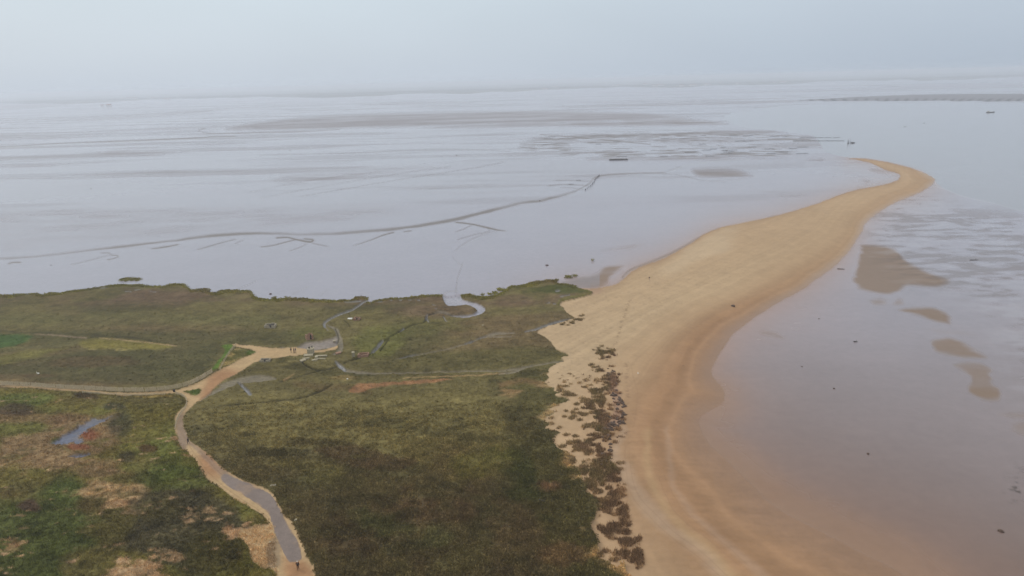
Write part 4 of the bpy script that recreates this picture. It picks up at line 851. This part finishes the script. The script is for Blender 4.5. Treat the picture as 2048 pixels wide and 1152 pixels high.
def boat(px, py, ln, rz, label, cabin=True, m=M_dwood, name='work_boat'):
    p = gat(px, py); t = empty(name, p, rz); tag(t, label, 'boat'); w = ln * .22; bm = bmesh.new(); n = 12; R = []
    for i in range(n + 1):
        u = i / n; x = (u - .5) * ln; hw = w * .5 * (1 - max(0, (u - .6) / .4) ** 2 * .97); z1 = ln * .075 * (1 + .5 * max(0, u - .5))
        R.append([bm.verts.new((x, -hw, z1)), bm.verts.new((x, -hw * .7, -.25)), bm.verts.new((x, hw * .7, -.25)), bm.verts.new((x, hw, z1))])
    for i in range(n):
        for k in range(4): bm.faces.new((R[i][k], R[i][(k + 1) % 4], R[i + 1][(k + 1) % 4], R[i + 1][k]))
    bm.faces.new(R[0]); bm.faces.new(R[n][::-1]); mobj('hull', bm, m, t)
    bm = bmesh.new(); bx(bm, (-.1 * ln, 0, ln * .085), (ln * .7, w * .8, .12)); mobj('deck', bm, M_wood, t)
    if cabin:
        bm = bmesh.new(); bx(bm, (-ln * .28, 0, ln * .13), (ln * .16, w * .6, ln * .1)); bmesh.ops.bevel(bm, geom=bm.edges[:], offset=.08, segments=1, affect='EDGES'); mobj('wheelhouse', bm, M_conc, t)
        bm = bmesh.new(); rod(bm, (ln * .35, 0, ln * .08), (ln * .52, 0, ln * .17), .14, .1); mobj('boom', bm, M_dwood, t)
boat(1981, 225, 16, 0.0, 'long dark work boat moored on the grey water at far right')
boat(1848, 246.5, 4.5, .3, 'small dark dinghy afloat left of the long work boat', False, name='dinghy')
boat(1810, 253.5, 4, .1, 'faint little boat below and left of the dinghy', False, name='dinghy')
p = gat(1237, 320); t = empty('flat_barge', p, -.01); tag(t, 'long flat dark barge grounded on the mud below the oyster beds', 'barge')
bm = bmesh.new(); bx(bm, (0, 0, .45), (20, 4.5, 1.0)); bmesh.ops.bevel(bm, geom=bm.edges[:], offset=.2, segments=1, affect='EDGES'); mobj('hull', bm, M_dwood, t)
bm = bmesh.new(); bx(bm, (-2, 0, 1.0), (12, 3.6, .2)); mobj('deck', bm, M_dwood, t)
for x in (-8, 8.5):
    bm = bmesh.new(); rod(bm, (x, 1.5, .9), (x, 1.5, 1.9), .15); mobj('bollard', bm, M_dwood, t)

# ---- oyster racks: long low trestles on the far flats
def rack_proto(ln):
    t = empty('oyster_rack', (0, 0, 0))
    bm = bmesh.new()
    for y in (-.5, .5): bx(bm, (0, y, .55), (ln, .1, .1))
    for i in range(int(ln / 1.5)): bx(bm, (-ln / 2 + .7 + i * 1.5, 0, .61), (.06, 1.2, .04))
    mobj('frame', bm, M_dwood, t)
    bm = bmesh.new()
    for i in range(int(ln / .8)): bx(bm, (-ln / 2 + .45 + i * .8, 0, .72), (.7, 1.15, .16), rnd.uniform(-.05, .05), 0, 0, .03)
    mobj('oyster_bags', bm, M_weed, t)
    for i in range(5):
        x = -ln / 2 + ln * (i + .5) / 5; bm = bmesh.new()
        for y in (-.5, .5): bx(bm, (x, y, .2), (.1, .08, .75))
        mobj('leg', bm, M_dwood, t)
    return t
protos = []
spots = []
R_ = random.Random(5)
for py in (271, 273.5, 278, 283, 289, 294, 297.5, 301, 304.5, 308, 312.5):
    for k in range(3):
        px = R_.uniform(1090, 1600) if py < 290 else R_.uniform(1380, 1610) if py < 310 else R_.uniform(1240, 1480)
        spots.append((px, py + R_.uniform(-.8, .8)))
spots += [(1605 + k * 17, 275.3) for k in range(5)] + [(1596 + k * 17, 281.8) for k in range(6)]
for q in ((1142, 368.8), (1157, 361)): spots.append(q)
R0 = rack_proto(11.0)
for i, (px, py) in enumerate(spots):
    o = R0 if i == 0 else copy_tree(R0)
    q = gat(px, py); o.location = q - Vector((0, 0, .1)); o.rotation_euler.z = R_.uniform(-.03, .03); o.scale = (R_.uniform(.6, 1.3), .8, .75)
    near_ = py > 340
    tag(o, 'short dark oyster rack on the near mud beside the stake row' if near_ else 'low dark oyster rack among the rows on the far mud flat', 'oyster rack', 'oyster racks beside the stakes' if near_ else 'oyster racks on the far flats')
    if near_: o.scale = (.4, .4, .6)
# stakes that follow the bend of the creek
bm = bmesh.new(); rod(bm, (0, 0, -.2), (.1, .05, 1.6), .22, .16, 6); S0 = mobj('stake', bm, M_dwood); first = True
SP_ = smooth_line([(1170, 381), (1180, 374), (1187, 366), (1190, 360), (1195, 355), (1199, 352)], 4)
for i, q in enumerate(SP_):
    o = S0 if i == 0 else S0.copy()
    if i: C.objects.link(o)
    o.location = gat(q[0] + R_.uniform(-.6, .6), q[1]); o.scale = (1, 1, R_.uniform(.5, 1.1)); tag(o, 'short dark stake in the curved row along the creek bend', 'stake', 'stakes along the creek bend')

# ---- rocks, driftwood and weed
rocks = []
for k in range(3):
    bm = bmesh.new(); blob(bm, (0, 0, .15), (.5, .38, .32), 2, .35, 20 + k); rocks.append(mobj('rock', bm, M_stone))
def put_rock(px, py, s, label, group, k=None, name='rock', first=[0, 0, 0], z=-.05):
    k = R_.randrange(3) if k is None else k
    o = rocks[k] if not first[k] else rocks[k].copy()
    if first[k]: C.objects.link(o)
    first[k] = 1; o.location = gat(px, py) + Vector((0, 0, z)); o.rotation_euler = (0, 0, R_.uniform(0, 6)); o.scale = (s * R_.uniform(.8, 1.3), s * R_.uniform(.8, 1.2), s * R_.uniform(.6, 1.1))
    tag(o, label, 'rock', group); return o
RL = smooth_line([(1228, 742), (1233, 762), (1236, 790), (1246, 800), (1250, 815), (1252, 835), (1246, 845), (1232, 850), (1226, 860), (1222, 880), (1228, 900), (1212, 925)], 4)
for i in range(95):
    q = RL[R_.randrange(len(RL))]; o_in = abs(R_.gauss(0, 9))
    put_rock(q[0] - o_in + R_.uniform(-2, 2), q[1] + R_.uniform(-6, 6), R_.uniform(.5, 1.3), 'dark rock in the eroded edge between dune grass and beach', 'rocks along the eroded dune edge')
for px, py, s, lb in ((1466, 613, 1.7, 'lone dark boulder on the sand spit near its wet edge'), (2002, 1063, 0.8, 'dark boulder on the wet sand at the lower right'), (1094, 531, 1.2, 'dark lump on the grey mud off the marsh corner'), (1079.5, 402, 1.4, 'dark lump beside the muddy channel, right half'),
                      (541, 588.5, 1.2, 'small dark lump on the mud just off the marsh edge, centre left'), (1638, 638, .45, 'small dark stone on wet sand right of the spit'), (1604, 733.5, .45, 'dark stone on wet sand level with the dune grass'), (1668, 777.5, .55, 'brown stone on the wet flat in the right half'),
                      (1736, 908, .6, 'dark weedy lump on the wet brown flat'), (1171, 762, .8, 'single dark tussock stone on the pale sand'), (1146, 787, .6, 'small dark stone on the pale sand close to the marsh'), (1366, 732, .4, 'small dark stone on the orange beach'), (913, 311, 1.5, 'dark lump on the far mud flat, centre'), (580, 301, 1.5, 'dark lump on the far mud, left of centre'),
                      (753, 307.5, 1, 'faint dark lump on the far mud'), (849, 327.5, 1, 'faint small lump on the central mud flat'), (102, 530.5, .6, 'dark lump on the mud below the channel, far left'), (182, 377, .8, 'faint dark lump on the left mud flat')):
    put_rock(px, py, s, lb, None, z=0)
def log(px, py, ln, rz, label):
    p = gat(px, py); bm = bmesh.new(); rod(bm, (-ln / 2, 0, .12), (ln / 2, .1, .2), .17, .1, 8); rod(bm, (ln * .1, 0, .2), (ln * .25, .5, .6), .07, .03, 6); rod(bm, (-ln * .2, 0, .15), (-ln * .3, -.4, .4), .06, .03, 6)
    o = mobj('driftwood_log', bm, M_dwood); o.location = p; o.rotation_euler = (0, 0, rz); tag(o, label, 'driftwood')
log(1682, 538.5, 3.0, -.5, 'dark driftwood log on wet sand left of the big brown patch'); log(1948, 520.5, 3.6, -.1, 'thin dark log on the rippled flat at the right'); log(1711, 684, 1.2, -.4, 'pale thin stick on the wet flat, right of centre')
log(1085, 1003, 1.8, -.6, 'bleached branch lying in the dark scrub')
log(1218, 835, 1.9, -1.1, 'pale driftwood trunk among the rocks of the dune edge')

# ---- far shore: woods and houses
def far_wood(x0, x1, dh, seed, hgt):
    R = random.Random(seed); vs = []; fs = []
    n = int((x1 - x0) / 1.6)
    for i in range(n):
        px = x0 + (x1 - x0) * (i + R.random()) / n; py = YL + (YR - YL) * px / 2048 + dh + R.uniform(-.6, .6); p = at(px, py, 2.0)
        w_ = R.uniform(10, 24); hh = hgt * R.uniform(.5, 1.2); b = len(vs)
        for k in range(6):
            a = k / 6 * 6.283; vs.append((p.x + w_ * math.cos(a) * R.uniform(.8, 1.2), p.y + w_ * math.sin(a) * R.uniform(.8, 1.2), 1.5))
        for k in range(6):
            a = k / 6 * 6.283 + .4; vs.append((p.x + w_ * .8 * math.cos(a), p.y + w_ * .8 * math.sin(a), 2 + hh * R.uniform(.6, .9)))
        vs.append((p.x, p.y, 2 + hh))
        for k in range(6):
            fs += [(b + k, b + (k + 1) % 6, b + 6 + (k + 1) % 6, b + 6 + k)]; fs += [(b + 6 + k, b + 6 + (k + 1) % 6, b + 12)]
    me = bpy.data.meshes.new('woodland'); me.from_pydata(vs, [], fs); me.materials.append(simple_mat('far_foliage', lin((84, 92, 80)), 1, .25, .02)); o = bpy.data.objects.new('woodland', me); C.objects.link(o); return o
o = far_wood(-60, 2110, 17.2, 3, 6); tag(o, 'hazy dark line of trees along the far shore', 'woodland', None, 'stuff')
o = far_wood(-60, 2110, 10.5, 4, 10); tag(o, 'paler second line of trees deeper in the haze', 'woodland', None, 'stuff')
bm = bmesh.new(); bx(bm, (0, 0, 4), (16, 9, 8)); 
hp = empty('far_house', (0, 0, 0)); mobj('wall', bm, M_house, hp)
bm = bmesh.new(); v = [bm.verts.new(c) for c in ((-8.6, -5.2, 8), (8.6, -5.2, 8), (8.6, 5.2, 8), (-8.6, 5.2, 8), (-8.6, 0, 11), (8.6, 0, 11))]
for f in ((0, 1, 5, 4), (2, 3, 4, 5), (0, 4, 3), (1, 2, 5), (3, 2, 1, 0)): bm.faces.new([v[i] for i in f])
mobj('roof', bm, M_roof, hp)
bm = bmesh.new()
for x in (-5.5, -2, 2, 5.5):
    for z in (2, 5.6): bx(bm, (x, -4.52, z), (1.3, .12, 1.6))
mobj('window', bm, M_dark, hp)
H_ = [(245, 196), (252, 196.3), (258, 196.5), (266, 197), (270, 197.4), (307, 196), (331, 198.3), (338, 198), (205, 212), (218, 212.5), (1088, 178), (1093, 177.6), (1108, 173.5), (1114, 174), (1212, 164.5), (1226, 170), (1236, 170.6), (1290, 168.5), (1308, 171), (1314, 171.3), (1319, 170.6), (1325, 170.2), (1363, 171.5), (1384, 170), (1390, 169.5), (1414, 168.6), (1440, 166), (1474, 166.5), (1548, 164), (1564, 163.8), (1570, 163.2)]
for i, (px, py) in enumerate(H_):
    o = hp if i == 0 else copy_tree(hp); q = at(px, py + 1.5, 2.0); o.location = q; s_ = R_.uniform(.8, 1.5); o.scale = (s_ * R_.uniform(1.2, 2.2), s_, s_ * 1.1); o.rotation_euler.z = R_.uniform(-.5, .5)
    if px < 400: tag(o, 'tiny white house in the haze of the far shore at left', 'house', 'white houses on the far shore, left')
    else: tag(o, 'tiny white house in the haze of the far shore, right of centre', 'house', 'white houses on the far shore, centre')

# ---- low vegetation that gives the ground its nap
def tufts(name, ids, size, hgt, kcard, spread, label, cat, tint, cvar=.3, seed=1, lean=.6, up=False):
    R = np.random.default_rng(seed); n = len(ids)
    cx = X[ids] + R.uniform(-.5, .5, n) * SPX[ids]; cy = Y[ids] + R.uniform(-.5, .5, n) * SPX[ids]; cz = Z[ids]
    s = size * R.uniform(.6, 1.4, n); V = np.zeros((n, kcard, 3, 3), np.float32)
    for k in range(kcard):
        a = R.uniform(0, 6.283, n); rr = s * spread * np.sqrt(R.uniform(0, 1, n)); ox = rr * np.cos(a); oy = rr * np.sin(a)
        zb = np.where(up, 0, hgt * s / size * R.uniform(0, .75, n) * (1 - (rr / (s * spread + 1e-6)) ** 2 * .6)); b = R.uniform(0, 6.283, n); w_ = s * R.uniform(.18, .4, n) * (0.5 if up else 1.0); h_ = hgt * s / size * R.uniform(.35, .7, n) * (1.7 if up else 1)
        lx = lean * R.uniform(-1, 1, n) * h_; ly = lean * R.uniform(-1, 1, n) * h_
        V[:, k, 0] = np.stack([cx + ox - w_ * np.cos(b), cy + oy - w_ * np.sin(b), cz + zb - .05], 1)
        V[:, k, 1] = np.stack([cx + ox + w_ * np.cos(b), cy + oy + w_ * np.sin(b), cz + zb - .05 + .3 * h_ * R.uniform(-1, 1, n) * (not up)], 1)
        V[:, k, 2] = np.stack([cx + ox + lx, cy + oy + ly, cz + zb + h_], 1)
    base = col[ids] * np.asarray(tint)[None]; base = base[:, None, :] * (1 + cvar * R.uniform(-1, 1, (n, kcard))[:, :, None]) * (1 + .5 * cvar * R.uniform(-1, 1, n))[:, None, None]
    cc = np.repeat(base[:, :, None, :], 3, 2).reshape(-1, 3); vv = V.reshape(-1, 3)
    o = make_mesh(name, vv, np.arange(len(vv)), 3, M_leaf, np.clip(cc, .003, .9), None, None, False); tag(o, label, cat, None, 'stuff'); return o
M_leaf = attr_mat('leafy_stems')
RG = np.random.default_rng(11)
def pick(mask, n):
    i = np.nonzero(mask)[0]; return RG.choice(i, min(n, len(i)), replace=False) if len(i) else i
infr = (PX > -80) & (PX < 2130) & (PY < 1230)
dryM = inMarsh & ~isMead & ~isPath & ~isRoad & (wet < .15) & infr
m2a = fbm(X, Y, 5, 301, 3)
ids = pick(dryM & (PY > 800) & (RG.random(NV) < .55 + .4 * m2a) & (RG.random(NV) < (PY - 790) / 120), 26000); tufts('salt_scrub', ids, .5, .36, 10, .9, 'low dark olive scrub covering the near salt marsh', 'scrub', (2.1, 2.0, 1.9), .34, 21)
ids = pick(dryM & (PY > 620) & (PY <= 860) & (RG.random(NV) < .5 + .3 * m2a), 7000); tufts('marsh_grass', ids, .45, .2, 6, .9, 'short olive grass covering the middle salt marsh', 'marsh grass', (1.75, 1.72, 1.7), .25, 22)
ids = pick(dryM & (PY < 615) & (sdMarsh < 6) & (sdSand < -2), 2600); tufts('cord_grass', ids, .7, .4, 7, .9, 'yellow green cord grass fringing the marsh edge', 'cord grass', (2.1, 2.1, 1.5), .3, 23)
ids = pick(isMead & (wet < .1) & infr & (RG.random(NV) < .6 + .4 * m2a), 24000); tufts('grass', ids, .38, .3, 7, .9, 'rough green and straw grass of the meadow', 'grass', (1.7, 1.6, 1.5), .4, 24, .8, True)
ids = pick(inSand & ~inMarsh & (vegc_full > .3) & infr, 11000); tufts('dune_grass', ids, .5, .55, 9, .9, 'brown green dune grass on the sand between marsh and beach', 'dune grass', (1.5, 1.45, 1.3), .4, 25, .7, True)
ids = pick(inSand & ~inMarsh & (PX < 1240) & (PX > 1090) & (PY > 640) & (vegc_full > .02) & infr, 900); tufts('dune_tussocks', ids, .45, .35, 10, .8, 'scattered small tussocks on the pale dune sand', 'tussocks', (.6, .55, .45), .3, 26, .7, True)
# OBJECTS_END
# ------------------------------------------------------------------ haze
bm = bmesh.new(); bmesh.ops.create_cube(bm, size=1)
me = bpy.data.meshes.new('haze'); bm.to_mesh(me); bm.free()
hz = bpy.data.objects.new('haze', me); C.objects.link(hz)
hz.scale = (100000, 100000, 96); hz.location = (0, 0, 96 / 2 - 2.4); hz['kind'] = 'stuff'; hz['label'] = 'pale sea haze over the flats'; hz['category'] = 'haze'
m = bpy.data.materials.new('haze_air'); m.use_nodes = True; t = m.node_tree; t.nodes.clear()
o_ = t.nodes.new('ShaderNodeOutputMaterial'); v_ = t.nodes.new('ShaderNodeVolumePrincipled'); t.links.new(v_.outputs[0], o_.inputs['Volume'])
v_.inputs['Color'].default_value = (0.84, 0.90, 0.985, 1); v_.inputs['Density'].default_value = 0.00022; v_.inputs['Anisotropy'].default_value = 0.3
me.materials.append(m)
